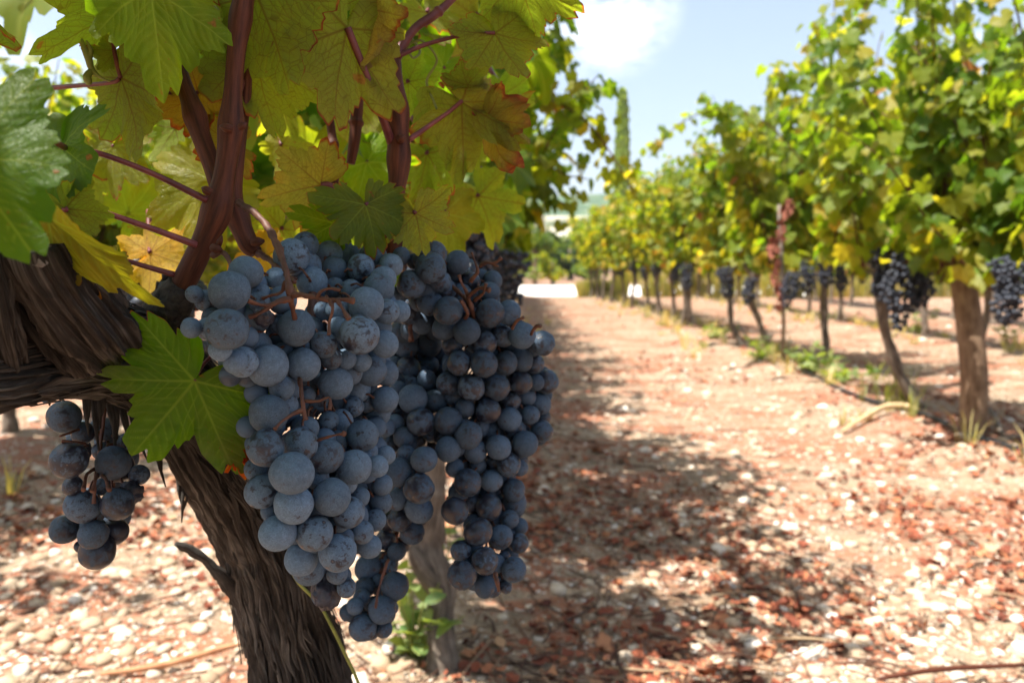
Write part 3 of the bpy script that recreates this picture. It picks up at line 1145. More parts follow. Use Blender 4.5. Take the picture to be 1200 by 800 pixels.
cane([(462, 70, .43), (474, 50, .432), (488, 32, .434), (506, 20, .436), (525, 4, .44), (548, -20, .445)], [7, 5.5, 5, 5.5, 4.5, 4], (.6,), M_stalk_dark)
cane([(398, 262, .45), (392, 225, .45), (392, 190, .452), (388, 150, .455), (380, 100, .46), (372, 40, .465)], [4.5, 5, 6, 5, 4.5, 4.5], (.4,))
cane([(411, 192, .47), (416, 160, .47), (419, 120, .472), (421, 96, .475), (424, 40, .48)], [5, 7, 7, 6, 5], (.3, .6))
# peduncles of the large bunch
mbp = None

# thin stalks that run to leaves outside the picture or hidden behind others, hung on by their leaves below

L = hero_leaf
OLIVE = (.095, .125, .012)
GREEN = (.085, .142, .006)
DARK = (.042, .095, .005)
YEL = (.13, .14, .014)
GOLD = (.24, .15, .014)
PINK = (.16, .11, .045)
REDB = (.10, .045, .015)

# upper left
L(vine, (176, -14, .335), (207, 108, .325), GREEN, roll=-18, seed=3, fold=.10, cup=.15, wave=.05, droop=.10, lobing=.6, width=.82, stalk=[(232, -60, .35), (200, -50, .345)])
L(vine, (150, 14, .365), (33, 56, .36), OLIVE, roll=-50, under=True, seed=8, fold=.30, cup=.1, wave=.04, droop=.1, red=.10, width=.9, stalk=[(142, 92, .37), (134, 60, .37), (134, 35, .368)])
L(vine, (-70, -10, .335), (34, 21, .33), OLIVE, roll=55, under=True, seed=9, fold=.2, red=.16, width=.8, stalk=[(-120, -60, .34), (-100, -40, .338)])
L(vine, (-70, 20, .325), (19, 56, .315), OLIVE, roll=40, under=True, seed=10, fold=.2, red=.18, width=.7, stalk=[(-130, -40, .33), (-100, -10, .328)])
L(vine, (-40, 185, .205), (30, 292, .198), DARK, roll=12, seed=12, fold=.08, cup=.12, wave=.04, droop=.1, lobing=.45, width=.92, dens=.7,
  label='large dark green leaf nearest the lens', stalk=[(76, 173, .30), (40, 150, .25), (22, 110, .22)], stalk_r=3)
L(vine, (141, 92, .37), (176, 192, .375), OLIVE, roll=58, under=True, seed=14, fold=.15, wave=.10, droop=.05, red=.08, width=1.0, stalk=[(40, 105, .40), (85, 101, .385), (130, 97, .372)], stalk_r=2.6)
L(vine, (135, 60, .37), (118, 84, .372), OLIVE, roll=10, under=True, seed=15, dens=.6)
L(vine, (232, 108, .392), (176, 150, .385), REDB, roll=38, under=True, seed=16, fold=.15, wave=.08, red=.30, width=.9, label='dark reddish brown leaf behind the forked cane', stalk=[(164, 92, .38), (190, 104, .39), (218, 122, .395)])
L(vine, (272, 172, .40), (226, 178, .395), REDB, roll=-20, under=True, seed=17, fold=.1, red=.35, wave=.12, width=1.1)
# top middle
L(vine, (300, -6, .372), (354, 113, .376), OLIVE, roll=24, under=True, seed=21, fold=.10, cup=.08, wave=.05, droop=.08, red=.07, width=1.02, lobing=.8, stalk=[(284, 30, .37), (288, 14, .372)])
L(vine, (298, 60, .392), (316, 166, .40), OLIVE, roll=-35, under=True, seed=22, fold=.12, wave=.06, red=.14, width=.95, stalk=[(272, 152, .37), (284, 100, .385)])
L(vine, (407, 33, .392), (377, 157, .388), YEL, roll=-16, under=True, seed=23, fold=.14, cup=.10, wave=.05, droop=.12, red=.09, width=.86, lobing=.9,
  stalk=[(459, 168, .425), (447, 135, .412), (430, 90, .40)], stalk_r=4.6, label='broad yellowish leaf with red dying tip hanging between the two canes')
L(vine, (428, 10, .405), (452, 84, .40), PINK, roll=62, under=True, seed=24, fold=.5, wave=.14, red=.3, width=.8, curl=.5)
L(vine, (432, -6, .41), (420, 60, .412), OLIVE, roll=-40, under=True, seed=25, fold=.3, wave=.1, width=.8)
L(vine, (252, -20, .40), (250, 60, .40), OLIVE, roll=20, under=True, seed=27, fold=.15, red=.1)
L(vine, (180, 18, .392), (158, 80, .39), OLIVE, roll=60, under=True, seed=28, fold=.4, curl=.6, width=.8)
# centre, behind the bunch top
L(vine, (376, 217, .425), (302, 232, .418), PINK, roll=-12, under=True, seed=31, fold=.12, wave=.06, red=.22, width=.95, label='pinkish fading leaf with a toothed edge, seen from below', stalk=[(402, 256, .43), (394, 228, .428), (386, 217, .426)], stalk_r=4, stalk_mat=M_stalk)
L(vine, (392, 262, .405), (334, 244, .398), GREEN, roll=8, seed=32, fold=.06, wave=.09, tooth=.2, red=.06, width=.85, stalk=[(398, 300, .41), (400, 280, .408)], label='small speckled green leaf above the large bunch')
L(vine, (428, 240, .398), (446, 296, .392), (.075, .105, .018), roll=-22, seed=33, fold=.10, wave=.08, tooth=.18, red=.08, width=1.05, stalk=[(462, 232, .42), (446, 228, .41)])
L(vine, (487, 250, .405), (498, 304, .40), (.12, .135, .03), roll=10, under=True, seed=34, fold=.08, wave=.06, tooth=.16, red=.05, width=1.0, stalk=[(466, 240, .422), (476, 238, .415)], label='pale small leaf hanging right of the cane end')
# right of the cane
L(vine, (580, 39, .43), (613, 102, .425), OLIVE, roll=-28, under=True, seed=41, fold=.12, wave=.05, red=.06, width=1.05, stalk=[(466, 66, .428), (500, 52, .43), (545, 41, .431)], stalk_r=2.6)
L(vine, (606, -26, .42), (689, 12, .418), OLIVE, roll=24, under=True, seed=42, fold=.15, red=.08, width=.9, stalk=[(548, -20, .44), (580, -30, .43)])
L(vine, (541, 119, .445), (622, 176, .44), (.09, .10, .018), roll=-34, under=True, seed=43, fold=.35, wave=.16, curl=.75, red=.42, width=.95, label='curling leaf with crimson dying edges', stalk=[(479, 164, .43), (505, 146, .436), (525, 132, .44)], stalk_r=2.8, stalk_mat=M_stalk)
L(vine, (548, 100, .452), (574, 64, .45), (.10, .10, .018), roll=30, under=True, seed=44, fold=.4, wave=.14, red=.25, curl=.5)
L(vine, (568, 140, .446), (601, 208, .44), (.11, .06, .02), roll=40, under=True, seed=45, fold=.4, wave=.16, curl=.9, red=.7, label='small crimson and green curled leaf', width=.9)
# low left
L(vine, (56, 250, .262), (172, 372, .268), (.17, .135, .010), roll=52, seed=51, fold=.32, wave=.05, droop=.12, red=.05, width=.46, lobing=.6, stalk=[(40, 236, .27), (46, 240, .266)], label='narrow folded leaf turned orange yellow lying over the trunk head')
L(vine, (100, 318, .285), (112, 352, .28), (.16, .05, .018), roll=40, seed=52, fold=.5, curl=.9, red=.8, wave=.2, label='curled brown dead leaf on the trunk head', dens=.6)
L(vine, (228, 446, .322), (156, 536, .318), (.060, .125, .006), roll=-6, seed=53, fold=.10, cup=.05, wave=.11, droop=.06, red=.035, width=1.28, tooth=.15, lobing=1.25, label='bright yellow green leaf spread in front of the trunk', stalk=[(268, 402, .345), (250, 415, .335), (236, 430, .327)], stalk_r=2.2)
L(vine, (280, 522, .335), (287, 566, .332), (.16, .026, .006), roll=25, seed=55, fold=.4, wave=.2, curl=.5, red=.5, tooth=.2, width=.55, label='small orange red leaf scrap under the bright leaf', dens=.6)
L(vine, (76, 245, .30), (118, 300, .31), OLIVE, roll=30, under=True, seed=56, fold=.2, red=.2, width=1.0, stalk=[(230, 287, .355), (170, 265, .34), (110, 246, .32)], stalk_r=3.4, stalk_mat=M_stalk)
L(vine, (128, 304, .345), (96, 330, .34), YEL, roll=50, under=True, seed=57, fold=.3, red=.2, stalk=[(205, 322, .36), (170, 312, .355), (150, 306, .35)], stalk_r=3, stalk_mat=M_stalk, dens=.6)
L(vine, (74, 172, .305), (60, 250, .30), DARK, roll=60, seed=58, fold=.3, stalk=[(243, 235, .355), (180, 204, .345), (120, 181, .325)], stalk_r=3.4, dens=.6)

# sunlit leaves a little deeper in the crown, a few of them sharp enough to read one by one
rngm = np.random.RandomState(5)
MIDS = [((133, 172, .52), (120, 232, .52), YEL, 30), ((96, 196, .55), (150, 150, .56), (.11, .15, .012), -30), ((205, 150, .50), (218, 205, .50), GREEN, 25),
        ((250, 212, .47), (160, 250, .46), (.14, .15, .014), 40), ((176, 296, .50), (236, 262, .50), GOLD, -30), ((330, 170, .55), (352, 212, .55), YEL, 40),
        ((310, 300, .47), (262, 316, .47), GOLD, 30), ((330, 268, .50), (300, 318, .50), YEL, -20), ((330, 118, .52), (300, 160, .52), YEL, -30),
        ((430, 190, .55), (470, 250, .55), GREEN, 20), ((420, 120, .56), (455, 190, .56), OLIVE, -35), ((500, 180, .58), (540, 235, .57), GREEN, 25),
        ((520, 80, .56), (480, 130, .56), GREEN, -20), ((560, 20, .60), (540, 80, .60), YEL, 30), ((500, 15, .55), (520, 60, .55), OLIVE, -40),
        ((360, 190, .60), (420, 215, .60), YEL, 25), ((530, 140, .60), (575, 190, .60), OLIVE, 35), ((400, 250, .58), (365, 300, .58), GREEN, -20),
        ((150, 250, .60), (190, 205, .60), (.12, .15, .014), 20), ((210, 270, .56), (170, 320, .56), YEL, 30), ((560, 230, .62), (590, 290, .62), OLIVE, 20),
        ((520, 250, .60), (545, 300, .60), YEL, -30), ((478, 96, .50), (512, 130, .5), GREEN, 15), ((590, 110, .66), (600, 170, .66), GREEN, 30)]
for k, (b_, t_, c_, r_) in enumerate(MIDS):
    L(vine, b_, t_, tuple(np.array(c_) * rngm.uniform(.8, 1.2)), roll=r_ + rngm.uniform(-12, 12), under=(k % 3 != 0), seed=100 + k, fold=rngm.uniform(.0, .3), wave=rngm.uniform(.04, .12),
      droop=rngm.uniform(0, .3), red=rngm.choice([0, .08, .15]), width=rngm.uniform(.9, 1.1), dens=.45,
      stalk=[(b_[0] + rngm.uniform(-25, 25), b_[1] - rngm.uniform(18, 50), b_[2] + .02), (b_[0] + rngm.uniform(-6, 6), b_[1] - 12, b_[2] + .008)])

# shoot tip and tendrils
mb = MB()
mb.tube([P(134, 97, .372), P(120, 92, .37), P(108, 82, .37), P(104, 70, .368), P(98, 55, .366), P(96, 46, .366)], [.0005, .0006, .0014, .0017, .0013, .0005], 20, 6)
mb.tube([P(104, 68, .368), P(106, 58, .367), P(101, 48, .366)], [.0016, .0012, .0004], 8, 6)
mb.tube([P(108, 82, .37), P(102, 90, .369), P(104, 97, .369), P(100, 97, .369)], [.0014, .0020, .0016, .0004], 10, 6)
mb.build('shoot_tip', M_green_stem, vine)
mb = MB()
mb.tube([P(480, 42, .44), P(492, 60, .445), P(484, 68, .44), P(478, 55, .438), P(494, 48, .436), P(512, 70, .44), P(500, 95, .445), P(508, 118, .445), P(512, 128, .445)], [.0007] * 9, 60, 6)
mb.build('tendril', M_green_stem, vine)
mb = MB()
mb.tube([P(238, 0, .372), P(232, 12, .37), P(244, 22, .368), P(256, 14, .37), P(246, 4, .372), P(236, 14, .37), P(250, 28, .368)], [.0006] * 7, 50, 6)
mb.build('tendril', M_green_stem, vine)
mb = MB()
mb.tube([P(336, 652, .45), P(348, 680, .452), P(372, 705, .458), P(386, 728, .462), P(404, 765, .468), P(420, 800, .475), P(430, 840, .48)], [.0006, .0009, .0009, .001, .001, .001, .001], 40, 6)
mb.build('tendril', M_green_stem, vine)

# ------------------------------------------------------------------ grapes
def berry_mesh(seed, raisin=False):
    v, f = ICO3
    rng = np.random.RandomState(seed)
    V = v.copy()
    V *= 1 + .10 * (rng.rand(3) - .5)
    V[:, 2] *= 1.03
    th = np.arctan2(V[:, 1], V[:, 0])
    V *= (1 + .07 * (vnoise(V[:, 0] * 1.5 + 30, V[:, 1] * 1.5 + V[:, 2] + 30, seed) - .5))[:, None]
    if raisin:
        n = np.abs(vnoise(V[:, 0] * 3.2 + 30 + V[:, 2], V[:, 1] * 3.2 + 30 - V[:, 2] * 1.4, seed) - .5) + .6 * np.abs(vnoise(V[:, 0] * 7 + 30 - V[:, 2] * 3, V[:, 1] * 7 + 30 + V[:, 2] * 2, seed + 1) - .5)
        V *= (.74 + .55 * n)[:, None]
        V[:, 0] *= .85
    me = bpy.data.meshes.new('grape')
    me.from_pydata(V.tolist(), [], f.tolist())
    me.polygons.foreach_set('use_smooth', np.ones(len(f), dtype=bool))
    me.materials.append(None)
    return me


BERRY = [berry_mesh(s) for s in range(5)]
RAISIN = [berry_mesh(s, True) for s in (20, 21)]
for me in RAISIN:
    me.materials[0] = M_raisin

# every berry that shows: px, py, radius in px, layer (0 front, 1, 2 deeper), 'r' marks a shrivelled one
A_ = """269 341 24 0;288 319 19 1;342 301 21 1;358 288 16 1;361 311 16 1;366 331 18 1;323 326 12 2;347 384 22 0;241 352 13 2;228 345 10 2;305 345 13 2;304 354 12 2;224 384 12 2;
243 385 13 2;309 371 12 1 r;266 386 24 0;386 297 15 1;399 296 17 1;392 315 15 1;423 314 17 1;437 300 16 2;458 311 14 2;449 327 15 1;444 338 18 1;392 337 12 2;411 339 12 2;429 357 21 0;
453 365 15 1;467 365 14 2;396 363 14 2;377 363 9 2;314 428 23 0;355 427 20 0;379 404 16 0;421 392 23 0;330 454 15 1;393 449 20 0;301 405 18 2;388 420 13 2;405 421 12 2;424 424 12 1;
435 435 18 1;410 437 15 2;420 456 15 2;414 476 12 1;430 471 12 2;397 385 14 2;326 380 11 2;315 485 23 1;451 403 16 1;360 462 10 2;285 424 18 2;276 424 14 2;452 437 15 2;
451 468 16 0;443 484 15 2;311 525 22 0;360 502 14 0;385 493 12 0;352 520 21 2;382 534 20 0;425 510 19 0;342 554 24 0;415 547 21 0;307 575 20 1;389 582 22 0;399 493 15 2;433 529 11 2;
442 546 13 1;344 591 23 1;326 624 22 0;368 624 21 0;396 647 22 0;353 655 19 1;362 666 19 2;409 600 19 1;424 623 14 1;440 609 13 1;446 588 14 1;422 582 12 2;433 640 14 2;
397 515 12 2;316 600 10 2;395 671 13 2;345 395 14 2;452 533 11 2;382 694 18 1 r;406 688 11 1;448 568 12 2;250 372 12 2;258 410 13 2;330 415 14 3;372 470 14 3;340 520 14 3;335 475 14 3;372 560 14 3;300 550 14 3;405 565 14 3;398 610 13 3;345 625 13 3;290 440 14 3;300 460 14 3;270 440 13 3;290 395 13 3;375 440 12 3;380 515 14 3;365 600 14 3;440 420 13 3;440 500 13 3;425 540 13 3;402 630 13 3;290 500 13 3;300 520 13 3"""
B_ = """476 405 15 1;481 387 12 2;479 432 14 1;503 428 11 1;500 445 12 0;502 403 16 2;464 445 10 2;484 467 17 0;511 469 13 0;493 494 16 1;462 497 12 2;473 512 12 2;476 532 11 1;
497 538 16 0;467 553 16 1;491 572 18 0;491 596 16 1;468 609 14 0;465 585 12 1;483 623 15 0;465 646 11 1;448 657 11 2;431 665 15 1;458 664 8 2;452 632 12 1;467 456 10 2;517 418 12 2;
463 686 16 0;448 714 16 0;425 735 16 0;450 737 10 1;416 710 10 0;408 717 10 2;427 688 12 2;424 700 10 2;443 680 8 2;459 712 8 2;464 348 12 2;482 333 17 1;470 300 11 2;486 306 10 2;
497 304 13 2;452 500 11 2;480 560 10 2;447 590 11 2;478 366 14 3;495 378 14 3;470 388 13 3;512 385 14 3;458 410 13 3;490 415 14 3;518 440 13 3;505 470 14 3;478 452 13 3;460 480 13 3;508 505 14 3;520 512 12 3;478 520 12 3;485 550 13 3;510 350 13 3;500 340 13 3;462 430 13 3;475 480 13 3;455 520 12 3;470 575 12 3;455 610 12 3;515 415 13 3;515 460 13 3;490 440 13 3"""
C_ = """505 314 18 0;509 297 15 1;536 308 14 1;520 340 14 2;493 352 14 1;525 364 17 0;504 355 15 1;552 317 10 1;551 330 12 1;577 329 12 1;573 343 13 0;574 367 17 0;596 366 15 1;547 388 16 0;612 393 16 0;
636 402 14 0;590 394 13 2;567 402 15 2;538 425 14 0;567 426 16 0;593 425 14 1;611 422 14 2;626 426 12 2;552 454 16 0;524 449 13 2;530 405 12 2;582 454 16 0;610 448 14 0;628 448 10 1;640 447 15 1;
599 469 12 1;617 465 11 2;633 473 13 1;572 481 15 0;597 491 14 1;603 503 13 2;621 486 11 0;635 489 11 2;635 505 13 1;615 520 16 0;584 524 15 0;549 510 16 0;525 526 15 0;575 505 12 2;557 529 14 2;
596 544 14 0;609 548 10 2;581 541 12 2;560 545 10 2;548 565 16 0;576 563 13 0;602 574 13 0;525 493 17 2;545 478 12 2;533 548 11 2;533 598 16 0;573 594 15 1;597 608 11 1;609 616 10 2;603 589 14 1;
560 623 16 0;586 629 15 1;608 636 12 1;540 645 12 2;568 657 16 0;591 652 7 2;541 674 17 0;602 667 15 0;568 687 13 1;592 687 8 2;578 692 8 2;540 345 13 2;556 372 12 2;520 385 14 2;515 330 14 2;560 500 14 3;540 450 14 3;580 435 13 3;565 550 13 3;590 560 12 3;537 578 12 3;555 590 12 3;585 610 12 3;555 645 12 3;580 660 12 3;610 505 13 3;600 430 12 3;555 400 13 3;540 500 13 3;533 465 12 3;530 430 12 3;555 350 12 3;535 365 12 3;585 390 12 3"""
E_ = """75 488 19 0;97 507 13 1;120 503 15 0;81 539 21 0;133 542 20 0;96 593 20 0;138 590 19 0;76 620 17 1;109 626 16 0;114 646 20 1;135 623 15 2;85 569 11 2;152 578 14 0 r;55 466 7 2;157 525 8 2;
120 570 10 2;94 640 7 2;163 556 12 2;147 518 10 2;112 600 12 2;118 528 10 2"""


def parse(s):
    out = []
    for q in s.replace('\n', '').split(';'):
        w = q.split()
        out.append((float(w[0]), float(w[1]), float(w[2]), int(w[3]), len(w) > 4))
    return out


def bunch(spec, R_true, label, stem_paths, dz=0.0, fill=30, seed=0, mat=None, loose=(), near=None, rmax=None):
    rng = np.random.RandomState(seed)
    b = parse(spec)
    xy = np.array([(q[0], q[1]) for q in b])
    r = np.array([q[2] for q in b])
    lay = np.array([q[3] for q in b])
    rs = np.array([q[4] for q in b])
    # local depth from how big full berries look around each place
    Z = np.zeros(len(b))
    for i in range(len(b)):
        d = np.linalg.norm(xy - xy[i], axis=1)
        w = np.exp(-(d / 45) ** 2) * (lay < 2) * np.maximum(r - 8, .5) ** 2
        Z[i] = FPX * R_true / (np.sum(w * r) / np.sum(w))
    Z = Z + dz + lay * R_true * .75
    Z0 = Z.copy()
    for it in range(400):
        pos = np.array([P(x, y, z) for (x, y), z in zip(xy, Z)]) if it % 1 == 0 else pos
        rad = r / FPX * Z
        dlt = pos[:, None] - pos[None]
        dist = np.linalg.norm(dlt, axis=-1) + np.eye(len(b))
        need = .93 * (rad[:, None] + rad[None])
        over = need - dist
        np.fill_diagonal(over, -1)
        if over.max() < 2e-4:
            break
        dzz = Z[:, None] - Z[None]
        sg = np.where(np.abs(dzz) > 1e-5, np.sign(dzz), np.sign(lay[:, None] - lay[None] + rng.normal(0, .1, dzz.shape)))
        Z += .25 * np.sum(np.where(over > 0, over * sg, 0), axis=1)
        Z += (Z0 - Z) * .01
    pos = np.array([P(x, y, z) for (x, y), z in zip(xy, Z)])
    rad = r / FPX * Z
    n_vis = len(b)
    # berries on the far side of the bunch
    allp, allr = list(pos), list(rad)
    ring = np.stack([np.cos(np.arange(14) / 14 * 2 * PI), np.sin(np.arange(14) / 14 * 2 * PI)], 1)
    zmed = np.median(Z)
    for _ in range(fill * 60):
        if len(allp) >= n_vis + fill:
            break
        i = rng.randint(n_vis)
        w = np.exp(-(np.linalg.norm(xy - xy[i], axis=1) / 30) ** 2)
        z = (w * Z).sum() / w.sum() + rng.uniform(.6, 4.4) * R_true
        cx, cy = xy[i, 0] + rng.normal(0, 14), xy[i, 1] + rng.normal(0, 14)
        q = P(cx, cy, z)
        rr = R_true * rng.uniform(.75, 1.0)
        rp = rr / z * FPX
        # keep inside the outline seen from the front
        e = np.array([cx, cy]) + ring * (rp + 5)
        if not np.all((np.linalg.norm(e[:, None] - xy[None], axis=2) - r[None]).min(1) < 7):
            continue
        # and never in front of a berry that shows
        hid = np.linalg.norm(xy - [cx, cy], axis=1) < (r + rp) * .8
        if np.any(hid & (Z > z + .002)):
            continue
        if np.all(np.linalg.norm(np.array(allp) - q, axis=1) > .78 * (np.array(allr) + rr)):
            allp.append(q)
            allr.append(rr)
    allp, allr = np.array(allp), np.array(allr)
    cen = allp.mean(0)
    top = allp[np.argmax(allp[:, 2])]
    root = empty('grape_bunch', (cen[0], cen[1], top[2]))
    tag(root, label, 'grape bunch')
    # stalk: a main axis through the middle with a stalklet to every berry
    zs = np.linspace(allp[:, 2].max() - .022, allp[:, 2].min() + .014, 9)
    ax = []
    for z in zs:
        w = np.exp(-((allp[:, 2] - z) / .022) ** 2)
        ax.append((allp * w[:, None]).sum(0) / w.sum())
    ax = np.array(ax)
    ax[:, 2] = zs
    mb = MB()
    mb.tube(ax + FW * .008, [.0020, .0018, .0014, .0010], 30, 8)
    ped_dir = []
    for p, rr in zip(allp, allr):
        k = np.argmin(np.linalg.norm(ax + np.array([0, 0, -.012]) - p, axis=1))
        a = ax[k]
        d = nrm(a + np.array([0, 0, .006]) - p)
        ped_dir.append(d)
        mb.tube([p + d * rr * 1.9 + FW * .003, p + d * rr * 1.45 + np.array([0, 0, .001]), p + d * rr * 1.1, p + d * rr * .9], [.0006, .0005, .0006, .0010], 7, 6)
    for path, rp in stem_paths:
        pts = [P(*q) for q in path]
        mb.tube(pts, [w_ * (.74 if i_ in (0, len(rp) - 1) else .5 + .12 * (i_ % 2)) / FPX * q[2] for i_, (w_, q) in enumerate(zip(rp, path))], 10 * len(pts), 10, lambda th, s: .6 * (vnoise(th / (2 * PI) * 5, s * 420, 3, 5) - .5) + .4 * (vnoise(th / (2 * PI) * 3, s * 150, 5, 3) - .5))
    mb.build('bunch_stalk', M_rachis, root)
    cnt = 0
    extra = MB()
    for i, (p, rr) in enumerate(zip(allp, allr)):
        if cnt >= 99:
            extra.add(p + ICO2[0] * rr, ICO2[1])
            continue
        isr = i < n_vis and rs[i]
        me = RAISIN[i % 2] if isr else BERRY[rng.randint(len(BERRY))]
        o = bpy.data.objects.new('grape', me)
        C.objects.link(o)
        # blossom scar points away from the stalklet
        dd = Vector((-ped_dir[i]) + rng.normal(0, .75, 3))
        q = dd.to_track_quat('-Z', 'Y')
        o.rotation_mode = 'QUATERNION'
        o.rotation_quaternion = q @ Euler((0, 0, rng.uniform(0, 6))).to_quaternion()
        o.location = tuple(p)
        s = rr * (1.12 if isr else 1.0)
        o.scale = (s, s, s)
        if not isr:
            o.material_slots[0].link = 'OBJECT'
            o.material_slots[0].material = mat or M_grape
        else:
            o['label'] = 'shrivelled black grape'
        o.parent = root
        o.matrix_parent_inverse = parent_inv(root)
        cnt += 1
    if extra.n:
        tag(extra.build('grapes', mat or M_grape_dark, root), kind='stuff')
    return root


# thick stalk of the big bunch and its forks
S_A = [([(278, 237, .356), (296, 248, .348), (312, 264, .340), (326, 290, .328), (335, 318, .318), (340, 342, .312), (343, 362, .318), (350, 400, .335)], [5.5, 6.5, 7.5, 7.5, 7, 6.5, 6, 5]),
       ([(341, 346, .312), (355, 346, .310), (372, 349, .308), (386, 352, .307), (400, 351, .306), (414, 352, .304)], [4.5, 5, 5.5, 5, 4, 5]),
       ([(372, 349, .308), (376, 342, .306), (386, 338, .305), (398, 340, .304)], [3.5, 3, 2.8, 3.5]),
       ([(386, 352, .307), (390, 362, .304), (386, 378, .304), (385, 392, .302)], [4, 3.2, 3, 3.5]),
       ([(394, 351, .306), (402, 362, .303), (409, 374, .300)], [3.5, 3.2, 4.2]),
       ([(340, 350, .312), (326, 354, .309), (314, 358, .308), (300, 356, .306), (290, 352, .303)], [5, 5, 4.5, 4, 5]),
       ([(318, 358, .309), (306, 366, .308), (292, 372, .308)], [4, 3.4, 4]),
       ([(336, 330, .316), (330, 342, .317), (318, 346, .318), (308, 350, .32)], [4.5, 3.5, 3, 3]),
       ([(351, 440, .335), (353, 458, .318), (355, 476, .312), (358, 492, .312)], [4, 4.2, 4.5, 3.8]),
       ([(355, 480, .312), (342, 486, .309), (330, 494, .306), (322, 503, .303)], [3.8, 3.2, 3, 4]),
       ([(357, 470, .314), (372, 470, .312), (386, 466, .311), (386, 480, .310)], [2.6, 2.6, 2.6, 3]),
       ([(372, 516, .318), (384, 512, .312), (396, 509, .309), (404, 508, .305)], [2.4, 2.6, 2.6, 4]),
       ([(248, 300, .352), (262, 296, .350), (270, 310, .345), (270, 322, .334)], [5, 5, 5, 4]),
       ([(300, 296, .385), (315, 304, .378), (330, 318, .36), (345, 330, .345)], [6, 5.5, 5, 4]),
       ([(230, 362, .36), (240, 358, .352), (252, 362, .345)], [3, 3.4, 4]),
       ([(282, 400, .335), (282, 412, .325), (282, 428, .325)], [3.2, 3.2, 3.6])]
S_C = [([(486, 262, .45), (500, 290, .45), (525, 330, .445), (548, 352, .435), (556, 372, .44)], [4, 4.5, 4.5, 4.5, 4]),
       ([(552, 362, .430), (548, 345, .425), (541, 332, .422), (538, 322, .422)], [4, 3.5, 3, 3]),
       ([(548, 348, .425), (562, 338, .416), (574, 340, .412)], [3.4, 3.4, 4.4]),
       ([(556, 352, .425), (566, 344, .414), (570, 332, .412)], [3, 3, 3.4]),
       ([(551, 330, .425), (560, 318, .422), (556, 305, .422), (553, 296, .424)], [3.2, 3, 2.6, 2]),
       ([(562, 312, .422), (570, 308, .420), (580, 308, .419), (588, 302, .418)], [3, 3.2, 3.2, 3.8]),
       ([(576, 309, .420), (584, 312, .419)], [2.4, 1.6]),
       ([(545, 374, .432), (548, 366, .425), (540, 352, .42)], [3.4, 3.2, 3.6]),
       ([(600, 385, .42), (606, 376, .412), (614, 372, .410)], [2.4, 3, 3]),
       ([(622, 392, .42), (628, 383, .414), (634, 382, .412)], [2.4, 3.4, 3.6]),
       ([(580, 672, .42), (583, 682, .410), (584, 692, .412)], [3.6, 3.8, 2.4])]
S_B = [([(470, 262, .47), (474, 300, .47), (478, 350, .46), (482, 400, .455)], [4, 4.5, 4.5, 4]),
       ([(455, 655, .45), (444, 690, .445), (440, 712, .44)], [2.5, 2.4, 2])]
S_E = [([(130, 440, .372), (124, 470, .368), (118, 520, .362), (112, 560, .352), (110, 590, .35)], [4, 4, 3.6, 3.2, 3]),
       ([(114, 548, .356), (102, 556, .346), (98, 574, .338)], [3, 3, 4]),
       ([(116, 552, .356), (112, 562, .344), (108, 576, .34)], [3, 3, 4]),
       ([(118, 552, .356), (124, 562, .344), (128, 574, .338)], [3, 3, 4]),
       ([(92, 503, .352), (82, 507, .345), (70, 511, .340)], [1.8, 2.4, 2]),
       ([(100, 520, .35), (88, 518, .345), (72, 517, .342)], [2, 2.6, 3])]
bunch(A_, .0074, 'largest bunch of dusty blue grapes, a thick forked stalk across its top', S_A, fill=150, seed=1)
bunch(B_, .0074, 'dark bunch wedged between two larger ones, its loose tip hanging beside the trunk', S_B, fill=90, seed=2, mat=M_grape_dark, dz=.012)
bunch(C_, .0074, 'long bunch of blue black grapes hanging over the path, with a narrow tail', S_C, fill=140, seed=3, mat=M_grape_dark)
bunch(E_, .0074, 'small loose bunch of glossy dark grapes hanging under the bent trunk head on the left', S_E, fill=10, seed=4, mat=M_grape_gloss, dz=-.005)


# ------------------------------------------------------------------ crowns of the near row
def in_view(q, margin):
    d = q - CAM
    Z = d @ FW
    x = 600 + (d @ RT) / np.maximum(Z, .01) * FPX
    y = 400 - (d @ UP) / np.maximum(Z, .01) * FPX
    mpx = margin / np.maximum(Z, .05) * FPX
    return (Z > -.05) & (x > -mpx) & (x < 1200 + mpx) & (y > -mpx) & (y < 800 + mpx), x, y, Z


def near_crown(parent, offset, seed, n_sh, zc, ztop, keep_fn, dense=1.0, spread=.22, half=.55):
    rng = np.random.RandomState(seed)
    canes, pos, tip, nor, size = shoot_canopy(rng, n_sh, zc, ztop, spread, half, .045, dense)
    pos = pos + offset
    keep = keep_fn(pos, size, rng)
    pos, tip, nor, size = pos[keep], tip[keep], nor[keep], size[keep]
    mb = MB()
    place_leaves(mb, LOD_MID, pos, tip, nor, size, rng.beta(2, 3.2, len(pos)), rng)
    o = mb.build('foliage', M_can_near, parent)
    mc = MB()
    for c in canes:
        c = c + offset
        v, x, y, Z = in_view(c, .04)
        if parent.name != vine.name and np.any(v & (x > 570)):
            continue
        if np.any(v & (Z < 1.0)):
            k = np.where(~v)[0]
            if len(k) < 4 or v[-1]:
                continue
            first = np.max(np.where(v)[0]) + 1
            c = c[first:]
            if len(c) < 4:
                continue
        mc.tube(c, [.0045, .004, .002], 20, 6)
    if mc.n:
        mc.build('cane', M_cane, parent)
    return o


def out_of_frame(pos, size, rng):
    v, x, y, Z = in_view(pos, .085)
    far = np.linalg.norm(pos - CAM, axis=1) > .22
    return (~v) & far


near_crown(vine, np.array([-.20, .42, 0]), 21, 18, .86, 1.95, out_of_frame, 1.0)


